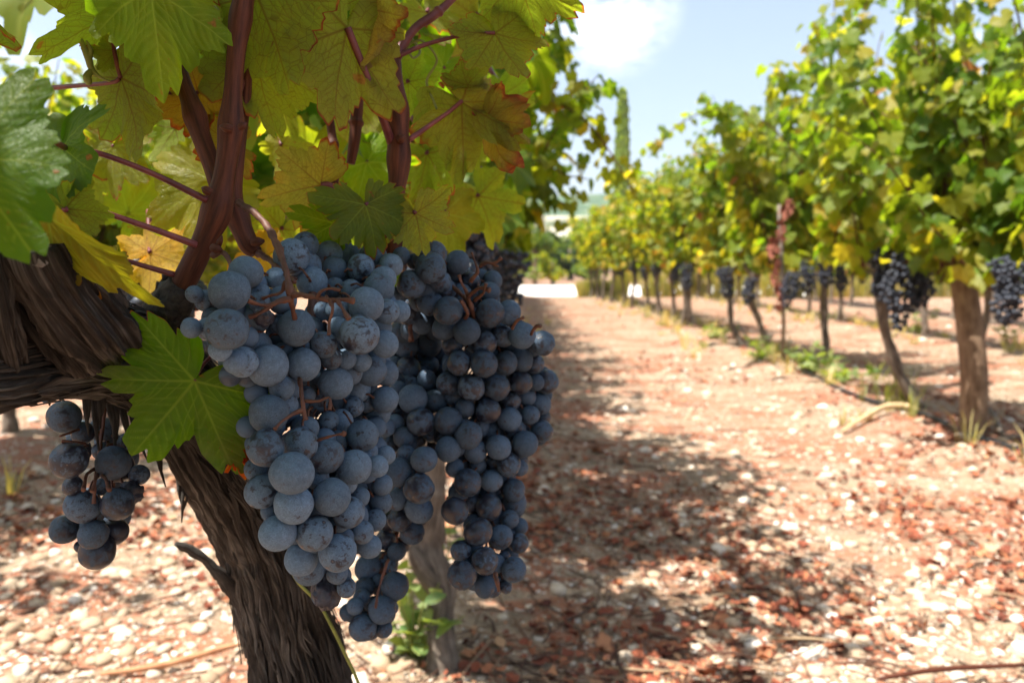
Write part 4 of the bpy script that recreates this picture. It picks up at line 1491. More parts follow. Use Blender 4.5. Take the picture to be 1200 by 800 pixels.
def mask_second(pos, size, rng):
    """the vine behind lets the sky through in the top left corner and stops where the path opens"""
    v, x, y, Z = in_view(pos, .02)
    ok = np.ones(len(pos), bool)
    hole = v & (x < 200) & (y < 128)
    ok &= ~hole
    ok &= ~(v & (x < 95))
    thin = v & (x < 420)
    ok &= ~(thin & (rng.rand(len(pos)) < .4))
    ok &= ~(v & (x > 612 + 30 * rng.rand(len(pos))))
    ok &= ~(v & (y > 300 + 40 * rng.rand(len(pos))) & (x < 520))
    ok &= ~(v & (Z < .72))
    return ok


ordn = ['first', 'second', 'third', 'fourth', 'fifth', 'sixth', 'seventh', 'eighth', 'ninth', 'tenth', 'eleventh', 'twelfth', 'thirteenth', 'fourteenth', 'fifteenth', 'sixteenth', 'seventeenth',
        'eighteenth', 'nineteenth', 'twentieth']


def row_trunk(rng, h=.70, r=.032, bend=None, cord=.42, arms=True):
    mb = MB()
    bx, by = bend if bend is not None else rng.normal(0, .06, 2)
    sd_ = rng.randint(1000)
    D = lambda th, s: .65 * (vnoise(th / (2 * PI) * 4, s * 14, sd_, 4) - .5) + .22 * (vnoise(th / (2 * PI) * 13, s * 30, sd_ + 1, 13) - .5)
    mb.tube([(bx, by, -.06), (bx * .9, by * .9, .05), (bx * .35 + rng.normal(0, .015), by * .5, h * .4), (rng.normal(0, .012), 0, h * .75), (0, 0, h)], [r * 1.7, r * 1.25, r * .95, r * 1.0, r * 1.45], 50, 22, D)
    if arms:
        for sg in (-1, 1):
            mb.tube([(0, 0, h - .02), (rng.normal(0, .02), sg * .10, h + .05), (rng.normal(0, .03), sg * .26, h + .08), (rng.normal(0, .03), sg * cord, h + .08)], [r * 1.0, r * .8, r * .62, r * .4], 26, 12, D)
    return mb


# second vine of the near row, right behind the bunches
v2 = empty('grapevine', (-.145, 1.46, 0))
tag(v2, 'grapevine behind the large bunches, its trunk showing between them above a green weed', 'grapevine')
mb = MB()
D2 = lambda th, s: .40 * (vnoise(th / (2 * PI) * 5, s * 22, 61, 5) - .5) + .25 * (vnoise(th / (2 * PI) * 15, s * 34, 62, 15) - .5)
mb.tube([P(524, 800, 1.44), P(520, 775, 1.455), P(515, 735, 1.46), P(519, 700, 1.46), P(512, 672, 1.46), P(500, 640, 1.46), P(505, 600, 1.45), P(508, 540, 1.45), P(505, 470, 1.45), P(500, 380, 1.45), P(490, 320, 1.46)],
        [.036, .030, .025, .024, .029, .030, .026, .024, .024, .028, .030], 130, 40, D2)
mb.tube([P(514, 690, 1.46), P(500, 675, 1.44), P(488, 655, 1.43), P(482, 640, 1.43)], [.022, .020, .014, .007], 26, 18, D2)
mb.tube([P(490, 325, 1.46), P(470, 300, 1.35), P(450, 290, 1.15)], [.024, .018, .012], 24, 14, D2)
mb.build('trunk', M_bark_row, v2)
near_crown(v2, np.array([-.25, 1.50, 0]), 33, 22, .74, 1.95, mask_second, 2.2, .24, .66)

v0 = empty('grapevine', (-.2, -.62, 0))
tag(v0, 'grapevine standing behind the camera in the near row, shading the bunches', 'grapevine')
rr0 = np.random.RandomState(3)
row_trunk(rr0).build('trunk', M_bark_row, v0)
for o_ in [v0.children[0]]:
    o_.location = v0.location
near_crown(v0, np.array([-.24, -.62, 0]), 35, 18, .84, 1.95, out_of_frame, 1.4)


# masters for the rest of the rows, stood at the origin
def make_master(seed, lod, ztop=1.95, zc=.73, n_sh=28, dense=1.25, spread=.24, mat=None, size_k=1.0, bend=None, thick=.028, low=.66):
    rng = np.random.RandomState(seed)
    root = empty('grapevine', (0, 0, 0))
    row_trunk(rng, low, thick, bend).build('trunk', M_bark_row, root)
    canes, pos, tip, nor, size = shoot_canopy(rng, n_sh, zc, ztop, spread, .70, .038, dense)
    mb = MB()
    place_leaves(mb, lod, pos, tip, nor, size * size_k, rng.beta(2, 2.6, len(pos)), rng)
    mb.build('foliage', mat or M_can_far, root)
    mc = MB()
    for c in canes:
        mc.tube(c, [.0055, .0045, .002], 14, 5)
    mc.build('cane', M_cane, root)
    return root


def copy_tree(o, parent=None):
    c = o.copy()
    C.objects.link(c)
    if parent is not None:
        c.parent = parent
    for ch in o.children:
        copy_tree(ch, c)
    return c


MAST = [make_master(200 + i, LOD_LOW, ztop=zt, dense=dn, spread=sp, size_k=sk) for i, (zt, dn, sp, sk) in
        enumerate(((2.02, 2.2, .24, .86), (1.95, 2.2, .28, .84), (2.08, 2.3, .23, .88), (1.9, 2.1, .29, .85), (2.0, 2.2, .25, .9)))]
M_can_yel = mat_canopy('yellowing_row_leaf', [(0, (.06, .12, .012)), (.36, (.13, .18, .016)), (.68, (.25, .23, .025)), (.9, (.36, .25, .05)), (1, (.28, .12, .05))])
YEL_M = [make_master(500 + i, LOD_LOW, ztop=1.95, dense=2.3, spread=.24, mat=M_can_yel) for i in range(2)]
MID_M = [make_master(300 + i, LOD_MID, ztop=1.95, dense=2.4, spread=.20, mat=M_can_near) for i in range(2)]
BENT = [make_master(400, LOD_LOW, ztop=2.05, dense=2.3, spread=.24, size_k=.86, bend=(.23, 0)), make_master(401, LOD_LOW, ztop=2.0, dense=2.3, spread=.24, bend=(.20, .05), thick=.026)]
used = set()


def put_vine(master, x, y, rz, label, group, sc_=(1, 1, 1)):
    o = copy_tree(master) if master.name in used else master
    used.add(master.name)
    o.location = (x, y, -.01)
    o.rotation_euler = (0, 0, rz)
    o.scale = sc_
    tag(o, label, 'grapevine', group)
    return o


rng = np.random.RandomState(12)
# right row: where each trunk meets the ground in the photo
RIGHT = [(1.96, 1.8, 1), (1.95, 2.95, 1)] + [(G(px, py)[0], G(px, py)[1], 0) for px, py in ((1084, 486), (967, 426), (915, 421), (856, 406), (804, 385))]
RIGHT += [(2.00, y_, 0) for y_ in (9.6, 10.6, 11.7, 12.8, 13.9, 15.0, 16.1, 17.2, 18.3, 19.4)]
for i, (x, y, _) in enumerate(RIGHT):
    if y > 13:
        x = x - (y - 13) * .05
    big = (1.0, 1.0, 1.12) if i == 3 else (1.0, 1.0, 1.06) if i in (2, 4) else (1, 1, rng.uniform(.96, 1.04))
    if i < 2:
        lab = ['grapevine at the near end of the right row, only its leaves reaching in', 'grapevine just before the wooden post, its leafy shoots hanging over the post'][i]
    else:
        lab = f'{ordn[i - 2]} grapevine behind the wooden post in the sunlit right row'
    xo = x - (0 if i < 2 else .02)
    bent = {2: BENT[0], 4: BENT[1]}.get(i)
    put_vine(bent or (YEL_M[i % 2] if y > 10 else MAST[i % 5]), xo - (.22 if bent else 0), y, 0 if bent else rng.choice([0, PI]) + rng.normal(0, .1), lab, 'grapevines of the sunlit right row', big)

# near row, going away behind the bunches
for i, y in enumerate((2.55, 3.6, 4.65, 5.7, 6.8, 7.9, 9.0, 10.1, 11.2, 12.3, 13.4, 14.5, 15.6, 16.7, 17.8, 18.9)):
    m = MID_M[i % 2] if y < 5 else MAST[(i + 2) % 5]
    put_vine(m, -.27 + rng.normal(0, .02), y, rng.choice([0, PI]) + rng.normal(0, .08), 'grapevine of the near row lined up behind the large bunches, hidden by leaves' if i > 1 else
             ['grapevine two places behind the large bunches in the near row', 'grapevine three places behind the large bunches in the near row'][i], 'grapevines of the near row', (.78, 1, .98))
# row on the left
LEFT = [(-2.12, 1.1), (-2.15, 2.2), (G(22, 515)[0], G(22, 515)[1])] + [(-2.15, y_) for y_ in (4.35, 5.4, 6.5, 7.6, 8.7, 9.8, 10.9, 12.0, 13.1, 14.2, 15.3, 16.4, 17.5, 18.6)]
for i, (x, y) in enumerate(LEFT):
    if i == 2:
        lab = 'grapevine with a bare forked trunk seen under the bent trunk head at the left edge'
    else:
        lab = 'grapevine of the next row on the left, blurred behind the near leaves'
    put_vine(MAST[(i + 1) % 5], x + rng.normal(0, .03), y, rng.choice([0, PI]) + rng.normal(0, .1), lab, 'grapevines of the left row', (1, 1, rng.uniform(.80, .86)))
# rows farther to the right, seen between the trunks
for i, y in enumerate(np.arange(3.6, 20, 1.15)):
    put_vine(MAST[i % 5], 4.15 + rng.normal(0, .05), y, rng.choice([0, PI]), 'grapevine of the second row on the right, seen between the trunks of the first', 'grapevines of the second right row', (1, 1, rng.uniform(.85, .95)))
for i, y in enumerate(np.arange(6.0, 20, 1.15)):
    put_vine(MAST[(i + 3) % 5], 6.3 + rng.normal(0, .05), y, rng.choice([0, PI]), 'grapevine of the third row on the right, a blur behind the second', 'grapevines of the third right row', (1, 1, rng.uniform(.85, .95)))


def stray_shoot(path, seed, n, parent, lod, mat, sz=.06, r=.004):
    rng = np.random.RandomState(seed)
    pts = catmull(np.array(path), 60)
    u = rng.uniform(0, 1, n) ** .7
    q = np.stack([np.interp(u, np.linspace(0, 1, 60), pts[:, c]) for c in range(3)], 1)
    out = nrm(rng.normal(0, 1, (n, 3)) * np.array([1, 1, .5]))
    q = q + out * rng.uniform(.02, .09, n)[:, None]
    mb = MB()
    place_leaves(mb, lod, q, out * .6 + np.array([0, 0, -.7]) + rng.normal(0, .3, (n, 3)), out * .6 + np.array([0, 0, .7]) + rng.normal(0, .3, (n, 3)), rng.uniform(.6, 1.1, n) * sz * (1.1 - .5 * u), rng.beta(2, 3, n), rng)
    mb.build('foliage', mat, parent)
    mc = MB()
    mc.tube(path, [r, r * .8, r * .4], 30, 6)
    mc.build('cane', M_cane, parent)


kids = [o for o in C.objects if o.type == 'EMPTY' and o.get('group') == 'grapevines of the near row']
kids.sort(key=lambda o: o.location.y)
rowR = sorted([o for o in C.objects if o.type == 'EMPTY' and o.get('group') == 'grapevines of the sunlit right row'], key=lambda o: o.location.y)
bpy.context.view_layer.update()
stray_shoot([P(560, 120, 2.5), P(618, 108, 2.5), P(652, 120, 2.48), P(684, 140, 2.45), P(708, 168, 2.42), P(728, 200, 2.40), P(742, 226, 2.4)], 1, 56, kids[0], LOD_LOW, M_can_far, .048)
stray_shoot([P(580, 170, 2.7), P(632, 190, 2.7), P(664, 205, 2.68), P(690, 210, 2.68)], 2, 22, kids[0], LOD_LOW, M_can_far, .055)
stray_shoot([P(570, 230, 2.9), P(625, 225, 2.9), P(655, 235, 2.9), P(668, 250, 2.9)], 3, 20, kids[0], LOD_LOW, M_can_far, .05)
stray_shoot([P(560, 60, 3.2), P(620, 50, 3.2), P(656, 58, 3.2)], 4, 14, kids[1], LOD_LOW, M_can_far, .05)
stray_shoot([P(960, 215, 5.6), P(905, 150, 5.6), P(850, 128, 5.6), P(805, 140, 5.6), P(772, 168, 5.6), P(760, 185, 5.6)], 5, 46, rowR[4], LOD_LOW, M_can_far, .075, .006)
stray_shoot([P(1010, 200, 4.7), P(990, 110, 4.6), P(965, 85, 4.6), P(945, 80, 4.6)], 6, 30, rowR[3], LOD_LOW, M_can_far, .08, .006)
stray_shoot([P(1000, 180, 4.7), P(1000, 80, 4.7), P(1010, 20, 4.7), P(1030, -30, 4.7)], 7, 46, rowR[3], LOD_LOW, M_can_far, .09, .006)
stray_shoot([P(1000, 120, 3.9), P(1050, 140, 3.7), P(1100, 158, 3.6), P(1180, 200, 3.5)], 8, 26, rowR[2], LOD_LOW, M_can_far, .075, .007)


# ------------------------------------------------------------------ bunches on the rows
def far_bunch_mesh(seed, n=52, ln=.19, w=.055):
    rng = np.random.RandomState(seed)
    P_, R_ = np.zeros((0, 3)), np.zeros(0)
    for _ in range(9000):
        if len(P_) >= n:
            break
        t = rng.rand()
        rad = w * (1 - t) ** .36 * (.6 + .4 * min(1, t * 6)) * (1 + .25 * math.sin(seed + t * 9))
        a, q = rng.uniform(0, 2 * PI), rng.rand() ** .4 * rad
        p = np.array([q * math.cos(a), q * math.sin(a), -t * ln])
        r = rng.uniform(.0078, .0098)
        if not len(P_) or np.all(np.linalg.norm(P_ - p, axis=1) > .84 * (R_ + r)):
            P_ = np.vstack([P_, p])
            R_ = np.append(R_, r)
    mb = MB()
    for p, r in zip(P_, R_):
        mb.add(p + ICO1[0] * r, ICO1[1])
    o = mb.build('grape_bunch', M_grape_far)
    me = o.data
    bpy.data.objects.remove(o)
    return me


FB = [far_bunch_mesh(s, n, l, w) for s, n, l, w in ((1, 130, .20, .062), (2, 95, .17, .056), (3, 190, .26, .072))]


def far_bunch(x, y, z, k, label, group, s=1.0):
    o = bpy.data.objects.new('grape_bunch', FB[k])
    C.objects.link(o)
    o.location = (x, y, z)
    o.rotation_euler = (rng.normal(0, .12), rng.normal(0, .12), rng.uniform(0, 6))
    o.scale = (s, s, s)
    return tag(o, label, 'grape bunch', group)


g_r = 'dark grape bunches along the right row'
# the ones one can pick out: (px, py of the top, depth, shape, scale)
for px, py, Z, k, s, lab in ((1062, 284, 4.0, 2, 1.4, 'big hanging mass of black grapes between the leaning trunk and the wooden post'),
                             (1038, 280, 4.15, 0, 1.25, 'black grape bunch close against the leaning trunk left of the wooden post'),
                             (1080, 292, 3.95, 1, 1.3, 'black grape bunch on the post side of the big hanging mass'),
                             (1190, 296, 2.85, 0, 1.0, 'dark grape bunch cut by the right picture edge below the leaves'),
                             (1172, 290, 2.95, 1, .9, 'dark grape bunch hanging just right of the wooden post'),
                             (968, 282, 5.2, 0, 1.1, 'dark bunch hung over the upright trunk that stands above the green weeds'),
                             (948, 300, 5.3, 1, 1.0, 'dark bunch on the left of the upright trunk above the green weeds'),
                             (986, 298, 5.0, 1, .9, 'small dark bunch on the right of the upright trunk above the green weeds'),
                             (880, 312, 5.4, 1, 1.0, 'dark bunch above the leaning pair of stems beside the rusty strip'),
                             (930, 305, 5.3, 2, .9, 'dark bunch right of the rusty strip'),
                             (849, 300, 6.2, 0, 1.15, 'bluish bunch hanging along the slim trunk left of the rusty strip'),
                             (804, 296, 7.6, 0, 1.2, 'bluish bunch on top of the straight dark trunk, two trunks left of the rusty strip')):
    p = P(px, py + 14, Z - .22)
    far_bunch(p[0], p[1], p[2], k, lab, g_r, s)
for i, (x, y, _) in enumerate(RIGHT[7:]):
    for q in range(3):
        far_bunch(x - .05 - rng.uniform(0, .2), y + rng.uniform(-.45, .45), rng.uniform(.70, .95), rng.randint(3), 'small dark bunch under the yellowing leaves at the far end of the right row', g_r, rng.uniform(.6, 1.0))
for i, y in enumerate(np.arange(4, 12, 1.15)):
    for q in range(2):
        far_bunch(4.1 + rng.uniform(-.2, .2), y + rng.uniform(-.4, .4), rng.uniform(.7, .85), rng.randint(3), 'dark bunch on the second row to the right, seen between the trunks of the first', 'bunches of the second right row', 1.1)
for px, py, Z, k, s, lab in ((543, 246, .86, 0, .62, 'blurred bunch peeping out above the long bunch, against the leaves'), (556, 262, .90, 1, .62, 'blurred bunch a little lower behind the peeping one'),
                             (600, 296, 1.9, 0, .85, 'dark blurred bunch deep in the near row beside the open path'), (588, 300, 2.3, 1, .9, 'small dark bunch behind the long bunch, deep in the near row')):
    p = P(px, py, Z)
    far_bunch(p[0], p[1], p[2], k, lab, 'bunches deeper in the near row', s)
for px, py, Z, k in ((165, 315, .56, 1), (185, 322, .60, 0)):
    p = P(px, py, Z)
    far_bunch(p[0], p[1], p[2], k, 'bunch half hidden behind the dark spur, glimpsed over the trunk head', 'bunches deeper in the near row', .6)


# ------------------------------------------------------------------ posts, hose and other small things of the vineyard
post = empty('wooden_post', (G(1138, 520)[0], G(1138, 520)[1], 0))
tag(post, 'thick brown wooden vineyard post on the right, with leaf shadows on it', 'post')
gp = G(1138, 517)
mb = MB()
tp = P(1112, 66, gp[1] + .05)
mb.tube([gp + np.array([0, 0, -.1]), gp + np.array([-.005, 0, .3]), gp * .5 + tp * .5, tp], [.055, .053, .051, .049], 60, 26,
        lambda th, s: .05 * (vnoise(th / (2 * PI) * 6, s * 3, 3, 6) - .5) + .05 * (vnoise(th / (2 * PI) * 22, s * 6, 4, 22) - .5))
mb.build('post_shaft', M_post, post)
mb = MB()
mb.tube([tp + np.array([0, 0, -.01]), tp + np.array([0, 0, .012])], [.0495, .044], 4, 26)
mb.build('post_top', M_cutwood, post)

# thin stake with a rusty red strip of dry vine hung on it
g2 = G(917, 423)
stake = empty('stake', (g2[0], g2[1], 0))
tag(stake, 'thin grey stake standing by the leaning pair of stems', 'stake')
mb = MB()
mb.tube([g2 + np.array([0, 0, -.05]), P(918, 360, 5.35), P(913, 240, 5.3)], [.014, .013, .012], 12, 8)
mb.build('stake_rod', M_trunk_far, stake)
strip_pts = catmull(np.array([P(925, 236, 5.2), P(915, 268, 5.2), P(908, 290, 5.2), P(909, 318, 5.2), P(916, 346, 5.2), P(914, 372, 5.2)]), 40)
mb = MB()
rs_ = np.random.RandomState(4)
for q in range(44):
    i = rs_.randint(38)
    c = strip_pts[i] + rs_.normal(0, .014, 3)
    V, F, vein = LOD_LOW[rs_.randint(4)]
    X, Y, N = frame(c, c + np.array([rs_.normal(0, .4), rs_.normal(0, .4), -1]), rs_.uniform(-70, 70))
    s = rs_.uniform(.03, .055)
    mb.add(c + s * (V[:, :1] * X * .6 + V[:, 1:2] * Y + V[:, 2:] * N * 2), F)
mb.tube(strip_pts[::4], [.006], 20, 6)
tag(mb.build('dead_shoot', M_rust, None), 'rust red dead shoot with withered leaves hanging down by the thin stake', 'dead shoot')

hose_p = [GZ(940, 440), GZ(1000, 468), GZ(1060, 488), GZ(1092, 500), GZ(1120, 514), GZ(1160, 528), GZ(1200, 543), GZ(1300, 580)]
mb = MB()
hp = [p + np.array([0, 0, .014]) for p in hose_p]
mb.tube(hp, [.012], 70, 10)
tag(mb.build('irrigation_hose', M_hose, None), 'black irrigation hose lying on the soil along the right row, past the wooden post', 'hose')

mb = MB()
mb.tube([GZ(988, 503) + np.array([0, 0, .015]), GZ(1010, 496) + np.array([0, 0, .03]), GZ(1035, 488) + np.array([0, 0, .04]), GZ(1060, 489) + np.array([0, 0, .035]), GZ(1080, 493) + np.array([0, 0, .02])], [.006, .012, .014, .012, .006], 30, 8,
        lambda th, s: .3 * (vnoise(th / (2 * PI) * 4, s * 12, 3, 4) - .5))
tag(mb.build('dry_branch', mat_simple('pale_dry_wood', (.42, .28, .14), (.62, .46, .27), 30, .8), None), 'pale bent piece of dry wood lying on the ground left of the wooden post', 'branch')
mb = MB()
mb.tube([GZ(1146, 512) + np.array([0, 0, .01]), GZ(1155, 505) + np.array([0, 0, .06]), GZ(1165, 512) + np.array([0, 0, .05]), GZ(1176, 524) + np.array([0, 0, .015]), GZ(1205, 526) + np.array([0, 0, .02])], [.012, .013, .012, .010, .008], 30, 8)
tag(mb.build('dry_branch', M_trunk_far, None), 'curved dry vine root at the foot of the wooden post, on its right', 'branch')
mb = MB()
mb.tube([GZ(905, 392) + np.array([0, 0, .02]), GZ(880, 408) + np.array([0, 0, .05]), GZ(862, 395) + np.array([0, 0, .16])], [.014, .012, .008], 14, 6)
tag(mb.build('dry_branch', M_trunk_far, None), 'thin grey branch propped in the weeds before the leaning pair of stems', 'branch')
mb = MB()
mb.tube([GZ(1030, 800) + np.array([0, 0, .02]), GZ(1100, 793) + np.array([0, 0, .03]), GZ(1200, 786) + np.array([0, 0, .03])], [.004, .005, .004], 14, 6)
tag(mb.build('dry_branch', M_cane, None), 'reddish dry twig lying at the bottom edge on the right, on the stony path', 'branch')
mb = MB()
mb.tube([GZ(118, 782) + np.array([0, 0, .015]), GZ(190, 772) + np.array([0, 0, .02]), GZ(255, 762) + np.array([0, 0, .02]), GZ(292, 752) + np.array([0, 0, .015])], [.004, .007, .006, .003], 20, 6)
tag(mb.build('dry_branch', mat_simple('reddish_dry_wood', (.32, .13, .06), (.50, .26, .13), 40, .8), None), 'orange brown dry cane lying on the sunlit ground left of the trunk', 'branch')


def weed(base, h, n, seed, label, mat, w=.25, leaf=.05, lod=LOD_LOW, cat='weed', group=None):
    rng = np.random.RandomState(seed)
    root = empty('weed_plant', base)
    tag(root, label, cat, group)
    ms, pos, tip, nor, size = MB(), [], [], [], []
    for s in range(max(4, n // 7)):
        a = rng.uniform(0, 2 * PI)
        top = base + np.array([math.cos(a) * w * rng.uniform(.2, 1), math.sin(a) * w * rng.uniform(.2, 1), h * rng.uniform(.45, 1)])
        path = catmull(np.array([base, base * .55 + top * .45 + np.array([0, 0, h * .12]), top]), 14)
        ms.tube(path, [.003, .002, .001], 12, 5)
        for q in range(7):
            i = rng.randint(3, 14)
            d = nrm(np.array([rng.normal(), rng.normal(), rng.uniform(.0, .7)]))
            pos.append(path[i])
            tip.append(d)
            nor.append(np.array([0, 0, 1.0]) + rng.normal(0, .4, 3))
            size.append(leaf * rng.uniform(.6, 1.2))
    ms.build('stem', M_green_stem, root)
    mb = MB()
    place_leaves(mb, lod, np.array(pos), np.array(tip), np.array(nor), np.array(size), rng.beta(2, 3, len(pos)), rng)
    mb.build('leaves', mat, root)
    return root


OVAL = []
for s_ in range(3):
    t_ = np.linspace(0, 1, 7)
    wv_ = .26 * np.sin(t_ * PI) ** .8
    Vo = np.concatenate([np.stack([-wv_, t_, .12 * wv_ * 2 - .3 * t_ ** 2 * (s_ * .5)], 1), np.stack([0 * t_, t_, -.3 * t_ ** 2 * (s_ * .5)], 1), np.stack([wv_, t_, .12 * wv_ * 2 - .3 * t_ ** 2 * (s_ * .5)], 1)])
    k_ = np.arange(6)
    Fo = np.concatenate([np.stack([k_, k_ + 7, k_ + 8, k_ + 1], 1), np.stack([k_ + 7, k_ + 14, k_ + 15, k_ + 8], 1)])
    OVAL.append((Vo, [Fo], np.zeros(21)))
gw = G(486, 786)
weed(np.array([gw[0], gw[1], 0]), .22, 70, 1, 'pale green broad leaved weed at the foot of the trunk behind the bunches', M_weed, .12, .045, OVAL)
weed(np.array([gw[0] + .04, gw[1] + .12, .0]), .30, 30, 2, 'yellowing seedling close behind the broad leaved weed', M_weed, .08, .05, OVAL)
for k, (px, py, h, n, lab) in enumerate(((952, 440, .20, 120, 'low green weed clump at the foot of the upright trunk in the right row'), (985, 452, .16, 90, 'low green weed beside the clump at the upright trunk'),
                                         (1075, 395, .34, 80, 'tall yellow green weed behind the leaning trunk of the right row'), (1180, 402, .30, 80, 'green weed in the shade right of the wooden post'),
                                         (885, 425, .22, 70, 'thin weed in front of the leaning pair of stems'), (836, 400, .18, 60, 'small weed between the slim trunk and the straight dark trunk'))):
    g_ = G(px, py)
    weed(np.array([g_[0], g_[1], 0]), h, n, 20 + k, lab, M_weed, .28, .07, OVAL)


# ------------------------------------------------------------------ ground cover: stones, dead leaves, twigs, dry grass
def scatter(n, rng, ymin=.9, ymax=20, p=1.9, side=1.35):
    """points on the visible ground, thinning out with distance"""
    u = rng.rand(n)
    a = 1 - p
    y = (ymin ** a + u * (ymax ** a - ymin ** a)) ** (1 / a)
    hw = 600 / FPX * side
    x = (rng.rand(n) * 2 - 1) * hw * y + rng.normal(0, .2, n)
    return x, y


def stones():
    rng = np.random.RandomState(8)
    V0, F0 = ICO1
    shapes = []
    for s in range(10):
        d = 1 + .55 * (vnoise(V0[:, 0] * 1.3 + 30 + V0[:, 2], V0[:, 1] * 1.3 + 30 - V0[:, 2], 50 + s) - .5)
        shapes.append(V0 * d[:, None] * np.array([1, rng.uniform(.6, .95), rng.uniform(.35, .7)]))
    for name, n, lo, hi, p in (('gravel', 26000, .003, .010, 2.2), ('stones', 11000, .007, .027, 1.6)):
        x, y = scatter(n, rng, .9, 20, p)
        # stones lie in drifts
        keep = vnoise(x * 1.1 + 60, y * .9 + 60, 21) * .7 + vnoise(x * 3 + 60, y * 3 + 60, 22) * .45 > rng.uniform(.25, .75, n)
        x, y = x[keep], y[keep]
        n = len(x)
        s = lo + (hi - lo) * rng.rand(n) ** 3.6
        s *= np.clip(.75 + y * .10, .75, 1.6)
        a = rng.uniform(0, 2 * PI, n)
        z = ground_z(x, y) + s * .12
        t = np.clip(rng.normal(.55, .28, n), 0, 1)
        mb = MB()
        for k in range(10):
            i = np.arange(k, n, 10)
            ca, sa = np.cos(a[i])[:, None], np.sin(a[i])[:, None]
            v = shapes[k]
            W = np.stack([x[i][:, None] + s[i][:, None] * (v[None, :, 0] * ca - v[None, :, 1] * sa), y[i][:, None] + s[i][:, None] * (v[None, :, 0] * sa + v[None, :, 1] * ca), z[i][:, None] + s[i][:, None] * v[None, :, 2]], -1)
            mb.add(W.reshape(-1, 3), (F0[None] + (np.arange(len(i)) * len(v))[:, None, None]).reshape(-1, 3), tint=np.repeat(t[i], len(v)))
        tag(mb.build(name, M_stone, None, smooth=False), kind='stuff')


stones()


def litter():
    rng = np.random.RandomState(9)
    n = 52000
    x, y = scatter(n, rng, .9, 18, 1.45)
    dens = vnoise(x * 1.0 + 80, y * .8 + 80, 31) * .6 + vnoise(x * 3.3 + 80, y * 2.2 + 80, 32) * .5
    dens += .2 * np.exp(-((x - 2.1) / .6) ** 2) + .22 * np.exp(-((x - .1) / .6) ** 2) + .2 * np.exp(-((x + 2.1) / .5) ** 2)
    dens += .05 * (x > .7) - .10 * (x < -.45)
    keep = dens > rng.uniform(.55, .84, n)
    x, y = x[keep], y[keep]
    n = len(x)
    # a dead leaf: crumpled little patch of 3 x 3 vertices
    gx, gy = np.meshgrid([-1, 0, 1], [-1, 0, 1])
    gx, gy = gx.ravel() * .5, gy.ravel() * .5
    s = (.007 + .026 * rng.rand(n) ** 2.2) * np.clip(.85 + .06 * y, .85, 1.5)
    a = rng.uniform(0, 2 * PI, n)
    el = rng.uniform(.25, 1.0, n)
    px = gx[None] * (1 - .35 * gy[None] ** 2 * 4) * el[:, None] + rng.normal(0, .10, (n, 9))
    py = np.repeat(gy[None], n, 0) + rng.normal(0, .10, (n, 9))
    pz = rng.normal(0, .16, (n, 9)) + rng.uniform(-.5, .9, n)[:, None] * (gx ** 2)[None] * 2
    ca, sa = np.cos(a)[:, None], np.sin(a)[:, None]
    tilt = rng.normal(0, .25, n)[:, None]
    W = np.stack([x[:, None] + s[:, None] * (px * ca - py * sa), y[:, None] + s[:, None] * (px * sa + py * ca), (ground_z(x, y) + .006)[:, None] + s[:, None] * (np.abs(pz) + tilt * px)], -1)
    f = np.array([[0, 1, 4, 3], [1, 2, 5, 4], [3, 4, 7, 6], [4, 5, 8, 7]])
    F = (f[None] + (np.arange(n) * 9)[:, None, None]).reshape(-1, 4)
    tag(mk('dead_leaves', W.reshape(-1, 3), F, M_litter, None, {'tint': np.repeat(np.clip(rng.beta(2, 2.2, n), 0, 1), 9)}), kind='stuff')
    n = 2600
    x, y = scatter(n, rng, .9, 12, 1.8)
    mb = MB()
    for i in range(n):
        Ln = rng.uniform(.03, .16)
        an = rng.uniform(0, 2 * PI)
        x[i] = x[i] if i % 2 else .15 + rng.normal(0, .45)
        d = np.array([math.cos(an), math.sin(an), rng.normal(0, .06)]) * Ln
        p0 = np.array([x[i], y[i], ground_z(x[i:i + 1], y[i:i + 1])[0] + .008])
        r = rng.uniform(.0008, .0028)
        mb.tube([p0, p0 + d * .5 + rng.normal(0, .006, 3), p0 + d], [r, r, r * .6], 5, 4, tint=rng.uniform(0, 1) ** 1.3)
    tag(mb.build('twigs', M_twig), kind='stuff')


litter()


def dry_grass():
    rng = np.random.RandomState(14)
    mb = MB()
    tufts = []
    for rx, n in ((2.0, 150), (4.15, 130), (-2.15, 60), (-.2, 40)):
        for _ in range(n):
            tufts.append((rx + rng.normal(0, .22), rng.uniform(2.6, 20)))
    for x, y in tufts:
        nb = rng.randint(8, 22)
        z = ground_z(np.array([x]), np.array([y]))[0]
        h = rng.uniform(.06, .24)
        t0 = rng.rand()
        for _ in range(nb):
            a = rng.uniform(0, 2 * PI)
            d = np.array([math.cos(a), math.sin(a), 0])
            o = np.array([x, y, z]) + d * rng.uniform(0, .05)
            w = np.array([-d[1], d[0], 0]) * rng.uniform(.002, .005)
            hh = h * rng.uniform(.5, 1)
            l = d * hh * rng.uniform(.2, .9)
            V = [o - w, o + w, o + l * .4 + w * .8 + [0, 0, hh * .6], o + l * .4 - w * .8 + [0, 0, hh * .6], o + l + [0, 0, hh * .85]]
            mb.add(np.array(V), [np.array([[0, 1, 2, 3]]), np.array([[3, 2, 4]])], tint=np.clip(t0 + rng.normal(0, .15), 0, 1), vein=0)
    tag(mb.build('dry_grass', M_straw, None, False), kind='stuff')


dry_grass()


